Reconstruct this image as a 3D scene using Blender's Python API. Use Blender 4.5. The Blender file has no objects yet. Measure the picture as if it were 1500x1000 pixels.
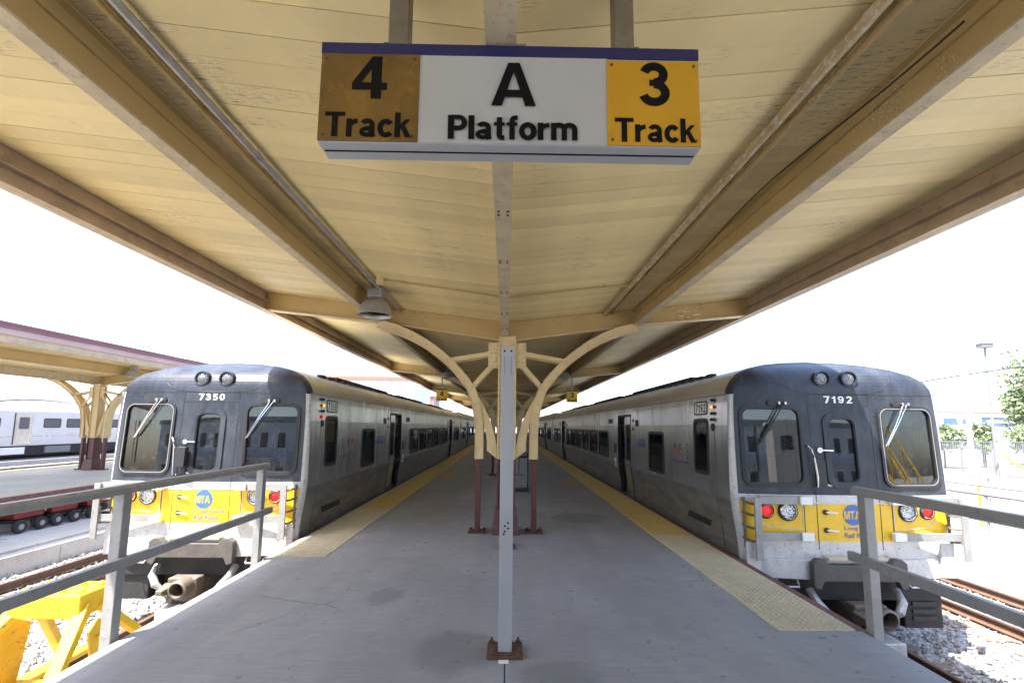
import bpy, math, random
import numpy as np
from mathutils import Vector, Matrix
random.seed(7); rng = np.random.default_rng(11)
S = bpy.context.scene
C = S.collection
R = math.radians

# ------------------------------------------------------------------ camera
EYE = 1.85
cam = bpy.data.cameras.new('camera'); cam.lens = 16.0; cam.sensor_width = 36.0
cam.clip_start = 0.05; cam.clip_end = 3000; cam.shift_y = 0.0332
co = bpy.data.objects.new('camera', cam); C.objects.link(co)
co.location = (-0.011, 0, EYE)
co.rotation_euler = (Matrix.Rotation(-0.0121, 3, 'Z') @ Matrix.Rotation(R(90) + 0.1106, 3, 'X') @ Matrix.Rotation(0.0097, 3, 'Z')).to_euler()
S.camera = co
S.render.resolution_x = 1024; S.render.resolution_y = 682
# ------------------------------------------------------------------ sky, sun, exposure
SUN = Vector((0.335, 0.30, -1.0)).normalized()
W = bpy.data.worlds.new('World'); S.world = W; W.use_nodes = True
nt = W.node_tree; bg = nt.nodes['Background']
sky = nt.nodes.new('ShaderNodeTexSky'); sky.sky_type = 'NISHITA'; sky.sun_disc = False
sky.sun_elevation = math.asin(-SUN.z); sky.sun_rotation = math.atan2(-SUN.x, -SUN.y)
sky.air_density = 1.0; sky.dust_density = 2.5; sky.ozone_density = 1.0
nt.links.new(sky.outputs[0], bg.inputs[0]); bg.inputs[1].default_value = 0.15
sl = bpy.data.lights.new('sun', 'SUN'); sl.energy = 5.0; sl.angle = R(0.5); sl.color = (1.0, 0.955, 0.89)
so = bpy.data.objects.new('sun', sl); C.objects.link(so); so.location = (-10, -10, 40)
so.rotation_euler = SUN.to_track_quat('-Z', 'Y').to_euler()
S.view_settings.view_transform = 'Standard'; S.view_settings.look = 'None'
S.view_settings.exposure = 2.2; S.view_settings.gamma = 1.0; S.view_settings.use_curve_mapping = False
S.render.engine = 'CYCLES'
S.cycles.max_bounces = 10; S.cycles.diffuse_bounces = 6; S.cycles.glossy_bounces = 5
S.cycles.transparent_max_bounces = 16

# ------------------------------------------------------------------ materials
MATS = {}
def node(t, kind, **kw):
    n = t.nodes.new(kind)
    for k, v in kw.items(): setattr(n, k, v)
    return n
def base(name):
    m = bpy.data.materials.new(name); m.use_nodes = True; MATS[name] = m
    return m, m.node_tree, m.node_tree.nodes['Principled BSDF']
def coords(t, scale=(1, 1, 1), kind='Object'):
    tc = node(t, 'ShaderNodeTexCoord'); mp = node(t, 'ShaderNodeMapping')
    mp.inputs['Scale'].default_value = scale
    t.links.new(tc.outputs[kind], mp.inputs['Vector']); return mp.outputs['Vector']
def noise(t, vec, scale, detail=4, rough=.6):
    n = node(t, 'ShaderNodeTexNoise'); n.inputs['Scale'].default_value = scale
    n.inputs['Detail'].default_value = detail; n.inputs['Roughness'].default_value = rough
    t.links.new(vec, n.inputs['Vector']); return n.outputs['Fac']
def ramp(t, fac, stops):
    r = node(t, 'ShaderNodeValToRGB'); e = r.color_ramp.elements
    e[0].position, e[0].color = stops[0][0], (*stops[0][1], 1)
    e[1].position, e[1].color = stops[-1][0], (*stops[-1][1], 1)
    for p, c in stops[1:-1]:
        k = e.new(p); k.color = (*c, 1)
    t.links.new(fac, r.inputs[0]); return r.outputs[0]
def mixc(t, fac, a, b, mode='MIX'):
    m = node(t, 'ShaderNodeMix', data_type='RGBA', blend_type=mode)
    for sock, v in ((m.inputs[0], fac), (m.inputs[6], a), (m.inputs[7], b)):
        if isinstance(v, (int, float)): sock.default_value = v
        elif isinstance(v, tuple): sock.default_value = (*v, 1)
        else: t.links.new(v, sock)
    return m.outputs[2]
def bump(t, b, h, strength=.3, dist=.01):
    n = node(t, 'ShaderNodeBump'); n.inputs['Strength'].default_value = strength
    n.inputs['Distance'].default_value = dist
    t.links.new(h, n.inputs['Height']); t.links.new(n.outputs[0], b.inputs['Normal'])
def g(v): return (v, v, v)

def paint(name, col, rough=.5, metal=0, var=.25, scale=3, dirt=None, dirt_amt=(.55, .75), bmp=.15, bscale=60, stretch=(1, 1, 1)):
    m, t, b = base(name); v = coords(t, stretch)
    n1 = noise(t, v, scale, 5); lo = tuple(c * (1 - var) for c in col); hi = tuple(min(1, c * (1 + var * .6)) for c in col)
    c = ramp(t, n1, [(.3, lo), (.7, hi)])
    if dirt:
        n2 = noise(t, v, scale * 4.3, 8, .7)
        f = ramp(t, n2, [(dirt_amt[0], g(0)), (dirt_amt[1], g(1))])
        c = mixc(t, f, c, dirt)
    t.links.new(c, b.inputs['Base Color']); b.inputs['Roughness'].default_value = rough
    b.inputs['Metallic'].default_value = metal
    if bmp: bump(t, b, noise(t, v, bscale, 3), bmp, .004)
    return m

# painted timber soffit: cream paint flaking along the grain
def soffit(name, col):
    m, t, b = base(name); v = coords(t, kind='Object')
    gv = coords(t, (1.2, 16, 10)); oi = node(t, 'ShaderNodeObjectInfo')
    n1 = noise(t, v, 1.3, 4); c = ramp(t, n1, [(.3, tuple(x * .86 for x in col)), (.7, tuple(min(1, x * 1.06) for x in col))])
    hv = node(t, 'ShaderNodeHueSaturation'); t.links.new(c, hv.inputs['Color'])
    mr = node(t, 'ShaderNodeMapRange'); mr.inputs[3].default_value = .9; mr.inputs[4].default_value = 1.07
    t.links.new(oi.outputs['Random'], mr.inputs[0]); t.links.new(mr.outputs[0], hv.inputs['Value'])
    # streaky dirt, flakes
    add = node(t, 'ShaderNodeVectorMath', operation='ADD'); t.links.new(gv, add.inputs[0]); t.links.new(oi.outputs['Location'], add.inputs[1])
    st = noise(t, add.outputs[0], 2.0, 6, .65)
    c2 = mixc(t, ramp(t, st, [(.60, g(0)), (.85, g(.35))]), hv.outputs[0], (.33, .24, .12))
    wv_ = node(t, 'ShaderNodeVectorMath', operation='ADD'); t.links.new(v, wv_.inputs[0]); t.links.new(oi.outputs['Location'], wv_.inputs[1])
    big = noise(t, wv_.outputs[0], .95, 3); fl = noise(t, add.outputs[0], 7.5, 8, .75)
    mul = node(t, 'ShaderNodeMath', operation='MULTIPLY')
    t.links.new(ramp(t, big, [(.56, g(0)), (.64, g(1))]), mul.inputs[0]); t.links.new(ramp(t, fl, [(.55, g(0)), (.59, g(1))]), mul.inputs[1])
    c3 = mixc(t, mul.outputs[0], c2, (.15, .095, .055))
    fl2 = noise(t, add.outputs[0], 6.0, 8, .75); mul2 = node(t, 'ShaderNodeMath', operation='MULTIPLY')
    t.links.new(ramp(t, big, [(.58, g(0)), (.66, g(1))]), mul2.inputs[0]); t.links.new(ramp(t, fl2, [(.57, g(0)), (.60, g(1))]), mul2.inputs[1])
    c4 = mixc(t, mul2.outputs[0], c3, (.78, .74, .66))
    t.links.new(c4, b.inputs['Base Color']); b.inputs['Roughness'].default_value = .55
    ad = node(t, 'ShaderNodeMath', operation='ADD'); t.links.new(st, ad.inputs[0]); t.links.new(mul.outputs[0], ad.inputs[1])
    bump(t, b, ad.outputs[0], .16, .005)
    return m
soffit('soffit', (.77, .63, .325))
soffit('beam_cream', (.49, .35, .145))
paint('cream_steel', (.62, .475, .25), .45, var=.12, scale=2.5, dirt=(.30, .20, .10), dirt_amt=(.62, .82), bmp=.25, bscale=35)
paint('flange_worn', (.50, .42, .28), .6, var=.2, scale=6, dirt=(.25, .20, .15), dirt_amt=(.55, .7), bmp=.5, bscale=30)
paint('edge_beam', (.47, .36, .245), .6, var=.2, scale=2, dirt=(.16, .10, .07), dirt_amt=(.55, .8), bmp=.3, bscale=30)
paint('maroon_paint', (.105, .032, .027), .45, var=.25, scale=4, dirt=(.05, .025, .02), bmp=.25, bscale=40)
paint('maroon_fascia', (.20, .08, .10), .5, var=.12, scale=1.5, bmp=.05)
paint('pink_fascia', (.44, .32, .33), .6, var=.1, scale=1.5, bmp=.05)
paint('galvanised', (.36, .36, .365), .42, metal=.35, var=.2, scale=9, dirt=(.22, .21, .20), dirt_amt=(.6, .8), bmp=.1, bscale=50)
paint('grey_post', (.345, .352, .37), .45, var=.12, scale=4, dirt=(.20, .18, .16), dirt_amt=(.66, .74), bmp=.15, bscale=50, stretch=(1, 1, .35))
paint('rail_paint', (.28, .277, .27), .42, metal=.2, var=.15, scale=5, dirt=(.13, .12, .11), bmp=.12)
paint('rust', (.085, .043, .026), .8, var=.4, scale=14, dirt=(.19, .09, .04), dirt_amt=(.5, .7), bmp=.6, bscale=60)
paint('rail_rust', (.12, .065, .042), .7, var=.3, scale=6, dirt=(.05, .035, .03), bmp=.3)
paint('rail_head', (.45, .43, .41), .3, metal=.9, var=.15, scale=5, bmp=.05)
paint('timber', (.16, .12, .09), .85, var=.4, scale=3, dirt=(.30, .27, .23), bmp=.5, bscale=40, stretch=(.4, 6, 6))
paint('black_iron', (.025, .024, .024), .6, var=.4, scale=6, dirt=(.07, .05, .04), bmp=.3)
paint('underframe', (.024, .0225, .0215), .7, var=.4, scale=4, dirt=(.055, .042, .032), bmp=.35)
paint('anticlimber', (.085, .078, .07), .6, var=.3, scale=5, dirt=(.07, .05, .035), dirt_amt=(.5, .7), bmp=.3)
paint('coupler_steel', (.15, .13, .11), .6, metal=.3, var=.3, scale=8, dirt=(.13, .07, .04), dirt_amt=(.5, .7), bmp=.4)
paint('front_silver', (.52, .52, .52), .40, metal=.25, var=.14, scale=4, dirt=(.24, .215, .19), dirt_amt=(.52, .78), bmp=.06)
paint('train_yellow', (.80, .49, .018), .4, var=.1, scale=3, dirt=(.50, .34, .09), dirt_amt=(.55, .8), bmp=.05)
paint('bumper_yellow', (.76, .51, .02), .45, var=.15, scale=4, dirt=(.16, .085, .035), dirt_amt=(.60, .70), bmp=.4)
paint('tactile_yellow', (.56, .40, .125), .65, var=.15, scale=1.1, dirt=(.33, .28, .17), dirt_amt=(.5, .78), bmp=.2)
paint('tactile_pale', (.53, .465, .32), .7, var=.15, scale=2.1, dirt=(.36, .33, .26), dirt_amt=(.5, .78), bmp=.2)
paint('stencil_yellow', (.50, .33, .06), .7, var=.3, scale=8, dirt=(.27, .26, .25), dirt_amt=(.45, .62), bmp=.1)
paint('nosing', (.16, .065, .055), .7, var=.3, scale=8, dirt=(.35, .30, .27), dirt_amt=(.55, .7), bmp=.4)
paint('white_paint', (.78, .78, .76), .45, var=.06, scale=3, dirt=(.5, .47, .42), dirt_amt=(.66, .85), bmp=.05)
paint('sign_white', (.40, .405, .40), .45, var=.05, scale=3, dirt=(.33, .33, .32), dirt_amt=(.6, .9), bmp=.04)
paint('sign_metal', (.44, .455, .475), .4, metal=.2, var=.08, scale=5, dirt=(.3, .3, .3), dirt_amt=(.62, .8), bmp=.05, stretch=(.3, 1, 3))
paint('sign_amber', (.155, .085, .012), .45, var=.45, scale=4.5, dirt=(.32, .17, .012), dirt_amt=(.56, .8), bmp=.05)
paint('sign_gold', (.50, .265, .010), .45, var=.09, scale=3, dirt=(.38, .20, .02), dirt_amt=(.64, .8), bmp=.04)
paint('sign_gold_bright', (.90, .53, .03), .45, var=.06, scale=3, bmp=0)  # gold brightened to offset the deep shade over the small signs
paint('conduit_flaking', (.47, .36, .20), .6, var=.2, scale=5, dirt=(.60, .55, .45), dirt_amt=(.52, .6), bmp=.5, bscale=25)
paint('sign_blue', (.010, .013, .085), .45, var=.1, scale=3, bmp=.03)
paint('sign_black', (.006, .006, .0065), .5, var=.1, bmp=0)
MATS['sign_black'].node_tree.nodes['Principled BSDF'].inputs['Specular IOR Level'].default_value = .12
paint('hanger_steel', (.20, .175, .13), .5, metal=.2, var=.2, scale=8, dirt=(.12, .10, .07), bmp=.15)  # galvanised hangers; shade on them is put into this brown-grey
paint('logo_blue', (.05, .14, .42), .4, var=.08, bmp=0)
paint('letter_violet', (.16, .14, .30), .5, var=.1, bmp=0)
paint('decal_blue', (.09, .13, .38), .5, var=.3, scale=10, bmp=0)
paint('decal_red', (.42, .14, .12), .5, var=.3, scale=10, bmp=0)
paint('decal_dark', (.10, .11, .15), .5, var=.3, scale=10, bmp=0)
paint('cart_red', (.22, .016, .013), .55, var=.35, scale=4, dirt=(.07, .025, .02), dirt_amt=(.48,.66), bmp=.2)
paint('rubber', (.022, .022, .022), .75, var=.2, bmp=.2)
paint('gasket', (.018, .018, .02), .5, var=.2, bmp=.05)
paint('chrome', (.72, .71, .69), .18, metal=1, var=.05, bmp=0)
paint('lamp_bell', (.40, .385, .36), .38, metal=.4, var=.18, scale=5, dirt=(.2, .17, .13), dirt_amt=(.58, .8), bmp=.05)
paint('interior', (.34, .33, .31), .6, var=.08, bmp=0)
paint('interior_dark', (.07, .07, .075), .6, var=.1, bmp=0)
paint('seat_blue', (.06, .06, .13), .7, var=.2, bmp=.1)
paint('seat_red', (.28, .05, .04), .7, var=.2, bmp=.1)
paint('far_car', (.46, .45, .465), .45, var=.08, scale=1, bmp=0)
paint('walk_steel', (.20, .20, .195), .5, var=.1, bmp=0)
paint('brick_red', (.34, .13, .10), .8, var=.2, scale=5, bmp=.2)
paint('pale_panel', (.55, .60, .68), .5, var=.06, scale=.5, bmp=0)
paint('white_wall', (.80, .80, .79), .7, var=.05, scale=.4, dirt=(.62, .61, .6), dirt_amt=(.6, .9), bmp=.02)
paint('far_steel', (.16, .163, .167), .6, var=.1, scale=2, bmp=0)
paint('grey_roof', (.20, .20, .215), .6, var=.15, scale=.6, bmp=.05)
paint('roof_felt', (.22, .21, .20), .85, var=.2, scale=2, bmp=.3)
paint('far_blue', (.07, .13, .25), .5, var=.1, bmp=0)
paint('railing_yellow', (.62, .40, .03), .45, var=.1, scale=5, bmp=.05)
paint('bark', (.12, .09, .065), .9, var=.3, scale=6, bmp=.6, bscale=20)
paint('booth_wall', (.58, .56, .50), .6, var=.06, scale=1, bmp=.02)

def concrete(name, col, stain, sc=1.0, spots=None, cracks=False):
    m, t, b = base(name); v = coords(t)
    n1 = noise(t, v, .55 * sc, 6, .65); c = ramp(t, n1, [(.32, tuple(x * .80 for x in col)), (.68, tuple(x * 1.10 for x in col))])
    n2 = noise(t, v, 3.2 * sc, 8, .7); c = mixc(t, ramp(t, n2, [(.55, g(0)), (.78, g(.55))]), c, stain)
    v2 = coords(t, (.55, 9, 1)); n3 = noise(t, v2, 5, 6, .65)
    c = mixc(t, .22, c, ramp(t, n3, [(.3, g(.25)), (.7, g(.75))]), 'OVERLAY')
    n4 = noise(t, v, 9 * sc, 2); n5 = noise(t, v, 1.1, 3)
    mu = node(t, 'ShaderNodeMath', operation='MULTIPLY')
    t.links.new(ramp(t, n4, [(.665, g(0)), (.69, g(1))]), mu.inputs[0]); t.links.new(ramp(t, n5, [(.45, g(.1)), (.65, g(.9))]), mu.inputs[1])
    c = mixc(t, mu.outputs[0], c, tuple(x * .35 for x in stain))       # old gum and oil spots
    if cracks:
        wear = noise(t, coords(t, (1.6, .16, 1)), 1.1, 5, .6); c = mixc(t, ramp(t, wear, [(.38, g(.0)), (.66, g(.45))]), c, tuple(x*.70 for x in col))
        blot = noise(t, v, 1.7, 9, .72); c = mixc(t, ramp(t, blot, [(.54, g(0)), (.66, g(.22))]), c, tuple(x*.6 for x in col))
        scr = noise(t, coords(t, (.8, 14, 1)), 3.0, 7, .75); c = mixc(t, ramp(t, scr, [(.62, g(0)), (.70, g(.4))]), c, tuple(x*.55 for x in col))
        dist = node(t, 'ShaderNodeMix', data_type='VECTOR'); dist.inputs[0].default_value = .09
        nz = node(t, 'ShaderNodeTexNoise'); nz.inputs['Scale'].default_value = 3; t.links.new(v, nz.inputs['Vector']); t.links.new(v, dist.inputs[4]); t.links.new(nz.outputs['Color'], dist.inputs[5])
        vo = node(t, 'ShaderNodeTexVoronoi', feature='DISTANCE_TO_EDGE'); vo.inputs['Scale'].default_value = .33; t.links.new(dist.outputs[1], vo.inputs['Vector'])
        mk = noise(t, v, .7, 2); m3 = node(t, 'ShaderNodeMath', operation='MULTIPLY'); t.links.new(ramp(t, vo.outputs['Distance'], [(.0, g(.5)), (.0018, g(0))]), m3.inputs[0]); t.links.new(ramp(t, mk, [(.52, g(0)), (.58, g(1))]), m3.inputs[1])
        c = mixc(t, m3.outputs[0], c, (.06, .06, .062))
    if spots:
        for px, py, r in spots:                                            # oily patches round the grey post
            vm = node(t, 'ShaderNodeVectorMath', operation='DISTANCE'); t.links.new(v, vm.inputs[0]); vm.inputs[1].default_value = (px, py, 0)
            ad = node(t, 'ShaderNodeMath', operation='MULTIPLY_ADD'); t.links.new(n2, ad.inputs[0]); ad.inputs[1].default_value = -r*1.6; t.links.new(vm.outputs['Value'], ad.inputs[2])
            c = mixc(t, ramp(t, ad.outputs[0], [(0.0, g(.42)), (max(.02, r*.5), g(0))]), c, (.12, .12, .125))
    t.links.new(c, b.inputs['Base Color']); b.inputs['Roughness'].default_value = .72
    bump(t, b, n3, .12, .003)
    return m
concrete('platform_concrete', (.315, .320, .338), (.165, .168, .18), cracks=True, spots=((-.42, 4.0, .34), (.36, 3.55, .30), (.05, 7.3, .25), (-1.3, 5.2, .2), (1.5, 9.6, .5)))
concrete('pale_concrete', (.50, .49, .47), (.32, .30, .27))

def ballast_mat():
    m, t, b = base('ballast'); v = coords(t)
    vo = node(t, 'ShaderNodeTexVoronoi'); vo.inputs['Scale'].default_value = 17; t.links.new(v, vo.inputs['Vector'])
    c = ramp(t, vo.outputs['Distance'], [(.0, g(.44)), (.6, g(.20))])
    vc = mixc(t, .45, c, vo.outputs['Color'], 'SOFT_LIGHT')
    hs = node(t, 'ShaderNodeHueSaturation'); hs.inputs['Saturation'].default_value = .12; t.links.new(vc, hs.inputs['Color'])
    n = noise(t, v, .5, 5); c2 = mixc(t, ramp(t, n, [(.45, g(0)), (.7, g(.5))]), hs.outputs[0], (.28, .23, .18))
    t.links.new(c2, b.inputs['Base Color']); b.inputs['Roughness'].default_value = .9
    bump(t, b, vo.outputs['Distance'], .8, .04)
    m, t, b = base('stones'); geo = node(t, 'ShaderNodeNewGeometry')
    c = ramp(t, geo.outputs['Random Per Island'], [(0, (.12, .115, .11)), (.5, (.28, .27, .26)), (.85, (.42, .41, .39)), (1, (.26, .19, .14))])
    t.links.new(c, b.inputs['Base Color']); b.inputs['Roughness'].default_value = .9
ballast_mat()

def stainless():
    m, t, b = base('stainless'); v = coords(t, (1, 1.3, .30))
    n1 = noise(t, v, 1.5, 2); n2 = noise(t, coords(t, (1, 1, .05)), 3.5, 4)
    c = ramp(t, n1, [(.3, (.60, .59, .575)), (.7, (.76, .75, .73))])
    smudge_refl = noise(t, coords(t, (1, 1.5, .25)), 1.5, 6, .65)
    c = mixc(t, ramp(t, smudge_refl, [(.50, g(0)), (.72, g(.65))]), c, (.30, .285, .265))  # dark smudges that also imitate streaky reflections on the flanks
    t.links.new(c, b.inputs['Base Color']); b.inputs['Metallic'].default_value = .88
    t.links.new(ramp(t, n2, [(.3, g(.22)), (.7, g(.29))]), b.inputs['Roughness'])
    ad = node(t, 'ShaderNodeMath', operation='ADD'); t.links.new(n1, ad.inputs[0]); t.links.new(n2, ad.inputs[1])
    bump(t, b, n1, .55, .035)
    m, t, b = base('stainless_roof'); n = noise(t, coords(t, (1, .25, 1)), 1.6, 5)
    t.links.new(ramp(t, n, [(.3, (.58, .565, .54)), (.7, (.78, .765, .74))]), b.inputs['Base Color']); b.inputs['Metallic'].default_value = .85; b.inputs['Roughness'].default_value = .38
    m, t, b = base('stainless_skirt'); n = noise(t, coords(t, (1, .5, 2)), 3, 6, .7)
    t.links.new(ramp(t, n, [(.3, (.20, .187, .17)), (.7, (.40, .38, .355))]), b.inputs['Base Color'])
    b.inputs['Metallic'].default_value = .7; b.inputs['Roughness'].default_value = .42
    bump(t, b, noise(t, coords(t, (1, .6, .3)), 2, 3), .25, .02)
stainless()
def mask_mat():
    m, t, b = base('mask_blue'); v = coords(t)
    n = noise(t, v, 2.0, 5); c = ramp(t, n, [(.3, (.011, .014, .021)), (.7, (.022, .027, .039))])
    vo = node(t, 'ShaderNodeTexVoronoi'); vo.inputs['Scale'].default_value = 26; t.links.new(v, vo.inputs['Vector'])
    wn = noise(t, v, 3.1, 2)
    mu = node(t, 'ShaderNodeMath', operation='MULTIPLY')
    t.links.new(ramp(t, vo.outputs['Distance'], [(.10, g(1)), (.17, g(0))]), mu.inputs[0]); t.links.new(ramp(t, wn, [(.5, g(0)), (.62, g(.75))]), mu.inputs[1])
    c = mixc(t, mu.outputs[0], c, (.26, .26, .25))                      # insect specks
    dust = noise(t, coords(t, (1, 1, .3)), 2.4, 6, .7)
    c = mixc(t, ramp(t, dust, [(.38, g(.03)), (.78, g(.34))]), c, (.18, .19, .215))
    t.links.new(c, b.inputs['Base Color']); b.inputs['Roughness'].default_value = .34; b.inputs['Specular IOR Level'].default_value = .32
mask_mat()
def glass(name, tint, refl=1.55):
    m = bpy.data.materials.new(name); m.use_nodes = True; MATS[name] = m; t = m.node_tree
    t.nodes.remove(t.nodes['Principled BSDF']); out = t.nodes['Material Output']
    tr = node(t, 'ShaderNodeBsdfTransparent'); tr.inputs[0].default_value = (*tint, 1)
    gl = node(t, 'ShaderNodeBsdfGlossy'); gl.inputs['Roughness'].default_value = .015
    fr = node(t, 'ShaderNodeFresnel'); fr.inputs[0].default_value = refl
    df = node(t, 'ShaderNodeBsdfDiffuse'); df.inputs[0].default_value = (.30, .31, .31, 1)
    mx = node(t, 'ShaderNodeMixShader'); t.links.new(fr.outputs[0], mx.inputs[0]); t.links.new(tr.outputs[0], mx.inputs[1]); t.links.new(gl.outputs[0], mx.inputs[2])
    m2 = node(t, 'ShaderNodeMixShader'); d = noise(t, coords(t), 6, 8, .75)
    t.links.new(ramp(t, d, [(.5, g(.01)), (.8, g(.16))]), m2.inputs[0]); t.links.new(mx.outputs[0], m2.inputs[1]); t.links.new(df.outputs[0], m2.inputs[2])
    t.links.new(m2.outputs[0], out.inputs[0])
glass('windscreen', (.36, .47, .52), 1.85)
glass('side_glass', (.22, .23, .23), 1.6)
def clear_bag():
    m, t, b = base('clear_bag'); b.inputs['Base Color'].default_value = (.45, .48, .5, 1); b.inputs['Roughness'].default_value = .2
    b.inputs['Alpha'].default_value = .22; bump(t, b, noise(t, coords(t), 14, 4), .8, .03)
clear_bag()
def emit(name, col, s):
    m, t, b = base(name); b.inputs['Base Color'].default_value = (*col, 1); b.inputs['Emission Color'].default_value = (*col, 1); b.inputs['Emission Strength'].default_value = s
emit('tail_red', (.62, .02, .015), .16); emit('marker_red', (1, .05, .03), .6); emit('marker_amber', (1, .33, .03), .5)
def lens():
    m, t, b = base('lens'); b.inputs['Base Color'].default_value = (.55, .55, .53, 1); b.inputs['Metallic'].default_value = .75; b.inputs['Roughness'].default_value = .12
    v = node(t, 'ShaderNodeTexVoronoi'); v.inputs['Scale'].default_value = 45; t.links.new(coords(t), v.inputs['Vector']); bump(t, b, v.outputs['Distance'], .7, .02)
lens()
def lens2():
    m, t, b = base('lens_dim'); b.inputs['Base Color'].default_value = (.20, .205, .21, 1); b.inputs['Metallic'].default_value = .5; b.inputs['Roughness'].default_value = .15
    v = node(t, 'ShaderNodeTexVoronoi'); v.inputs['Scale'].default_value = 40; t.links.new(coords(t), v.inputs['Vector']); bump(t, b, v.outputs['Distance'], .5, .02)
lens2()
def leafm(name, lo, hi):
    m, t, b = base(name); geo = node(t, 'ShaderNodeNewGeometry')
    t.links.new(ramp(t, geo.outputs['Random Per Island'], [(0, lo), (1, hi)]), b.inputs['Base Color']); b.inputs['Roughness'].default_value = .6
    try: b.inputs['Transmission Weight'].default_value = 0
    except Exception: pass
leafm('leaf', (.10, .15, .06), (.27, .32, .17)); leafm('grass', (.06, .13, .02), (.20, .30, .06))

# ------------------------------------------------------------------ mesh builder
class MB:
    def __init__(s): s.v = []; s.f = []
    def add(s, vs, fs):
        o = len(s.v); s.v += [tuple(p) for p in vs]; s.f += [tuple(i + o for i in f) for f in fs]; return s
    def box(s, x0, x1, y0, y1, z0, z1):
        return s.add([(x0,y0,z0),(x1,y0,z0),(x1,y1,z0),(x0,y1,z0),(x0,y0,z1),(x1,y0,z1),(x1,y1,z1),(x0,y1,z1)],
                     [(3,2,1,0),(4,5,6,7),(0,1,5,4),(1,2,6,5),(2,3,7,6),(3,0,4,7)])
    def cbox(s, c, d, rot=None):
        b = MB().box(-d[0]/2, d[0]/2, -d[1]/2, d[1]/2, -d[2]/2, d[2]/2); M = Matrix.Translation(c)
        if rot is not None: M = M @ rot
        return s.add([M @ Vector(p) for p in b.v], b.f)
    def prism(s, poly, axis, a, b):            # poly in the two other axes
        n = len(poly)
        def P(p, h): return {'x': (h, p[0], p[1]), 'y': (p[0], h, p[1]), 'z': (p[0], p[1], h)}[axis]
        return s.add([P(p, a) for p in poly] + [P(p, b) for p in poly],
                     [tuple(range(n)), tuple(range(2*n-1, n-1, -1))] + [(i, i+n, (i+1) % n + n, (i+1) % n) for i in range(n)])
    def band(s, A, B, axis, a, b):             # ribbon between polylines A and B, extruded along axis
        n = len(A)
        def P(p, h): return {'x': (h, p[0], p[1]), 'y': (p[0], h, p[1]), 'z': (p[0], p[1], h)}[axis]
        vs = [P(p, a) for p in A] + [P(p, a) for p in B] + [P(p, b) for p in A] + [P(p, b) for p in B]; fs = []
        for i in range(n-1):
            fs += [(i, i+1, n+i+1, n+i), (2*n+i, 3*n+i, 3*n+i+1, 2*n+i+1), (i, 2*n+i, 2*n+i+1, i+1), (n+i, n+i+1, 3*n+i+1, 3*n+i)]
        fs += [(0, n, 3*n, 2*n), (n-1, 3*n-1, 4*n-1, 2*n-1)]
        return s.add(vs, fs)
    def tube(s, path, r, n=8, caps=True):
        pts = [Vector(p) for p in path]; rings = []; m = len(pts)
        for i, p in enumerate(pts):
            d = (pts[min(i+1, m-1)] - pts[max(i-1, 0)]).normalized()
            up = Vector((0, 0, 1)) if abs(d.z) < .95 else Vector((0, 1, 0))
            a = d.cross(up).normalized(); b = a.cross(d)
            rr = r[i] if isinstance(r, (list, tuple)) else r
            rings.append([p + (a*math.cos(k*2*math.pi/n) + b*math.sin(k*2*math.pi/n))*rr for k in range(n)])
        vs = [q for ring in rings for q in ring]; fs = []
        for i in range(m-1):
            for k in range(n): fs.append((i*n+k, i*n+(k+1) % n, (i+1)*n+(k+1) % n, (i+1)*n+k))
        if caps: fs += [tuple(range(n))[::-1], tuple((m-1)*n+k for k in range(n))]
        return s.add(vs, fs)
    def lathe(s, prof, n, o=(0,0,0), axis='z', cap=True):
        vs = []; fs = []
        for (r, h) in prof:
            for k in range(n):
                a = k*2*math.pi/n; c, d = r*math.cos(a), r*math.sin(a)
                p = {'z': (c, d, h), 'y': (c, h, d), 'x': (h, c, d)}[axis]; vs.append((p[0]+o[0], p[1]+o[1], p[2]+o[2]))
        m = len(prof)
        for i in range(m-1):
            for k in range(n): fs.append((i*n+k, i*n+(k+1) % n, (i+1)*n+(k+1) % n, (i+1)*n+k))
        if cap: fs += [tuple(range(n))[::-1], tuple((m-1)*n+k for k in range(n))]
        return s.add(vs, fs)
    def mapped(s, fn): s.v = [tuple(fn(*p)) for p in s.v]; return s
    def mesh(s, name, mat, smooth=False):
        me = bpy.data.meshes.new(name); me.from_pydata(s.v, [], s.f); me.update()
        import bmesh
        bm = bmesh.new(); bm.from_mesh(me); bmesh.ops.recalc_face_normals(bm, faces=bm.faces); bm.to_mesh(me); bm.free()
        me.materials.append(MATS[mat])
        if smooth:
            me.polygons.foreach_set('use_smooth', [True]*len(me.polygons))
            try: me.set_sharp_from_angle(angle=R(35))
            except Exception: pass
        return me
    def build(s, name, mat, parent=None, smooth=False, bev=0, loc=None):
        return link(name, s.mesh(name, mat, smooth), parent, bev, loc)
def link(name, me, parent=None, bev=0, loc=None):
    o = bpy.data.objects.new(name, me); C.objects.link(o)
    if parent: o.parent = parent
    if loc: o.location = loc
    if bev:
        b = o.modifiers.new('bevel', 'BEVEL'); b.width = bev; b.segments = 2; b.limit_method = 'ANGLE'; b.angle_limit = R(40)
    return o
def tag(o, label, cat, group=None, kind=None):
    if label: o['label'] = label
    if cat: o['category'] = cat
    if group: o['group'] = group
    if kind: o['kind'] = kind
    return o
def thing(name, label, cat, loc=(0,0,0), group=None, rz=0):
    o = bpy.data.objects.new(name, None); C.objects.link(o); o.location = loc; o.rotation_euler.z = rz
    o.empty_display_size = .2
    return tag(o, label, cat, group)
def copy_tree(o, parent=None):
    c = o.copy(); C.objects.link(c); c.parent = parent
    for ch in list(o.children): copy_tree(ch, c)
    return c
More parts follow.
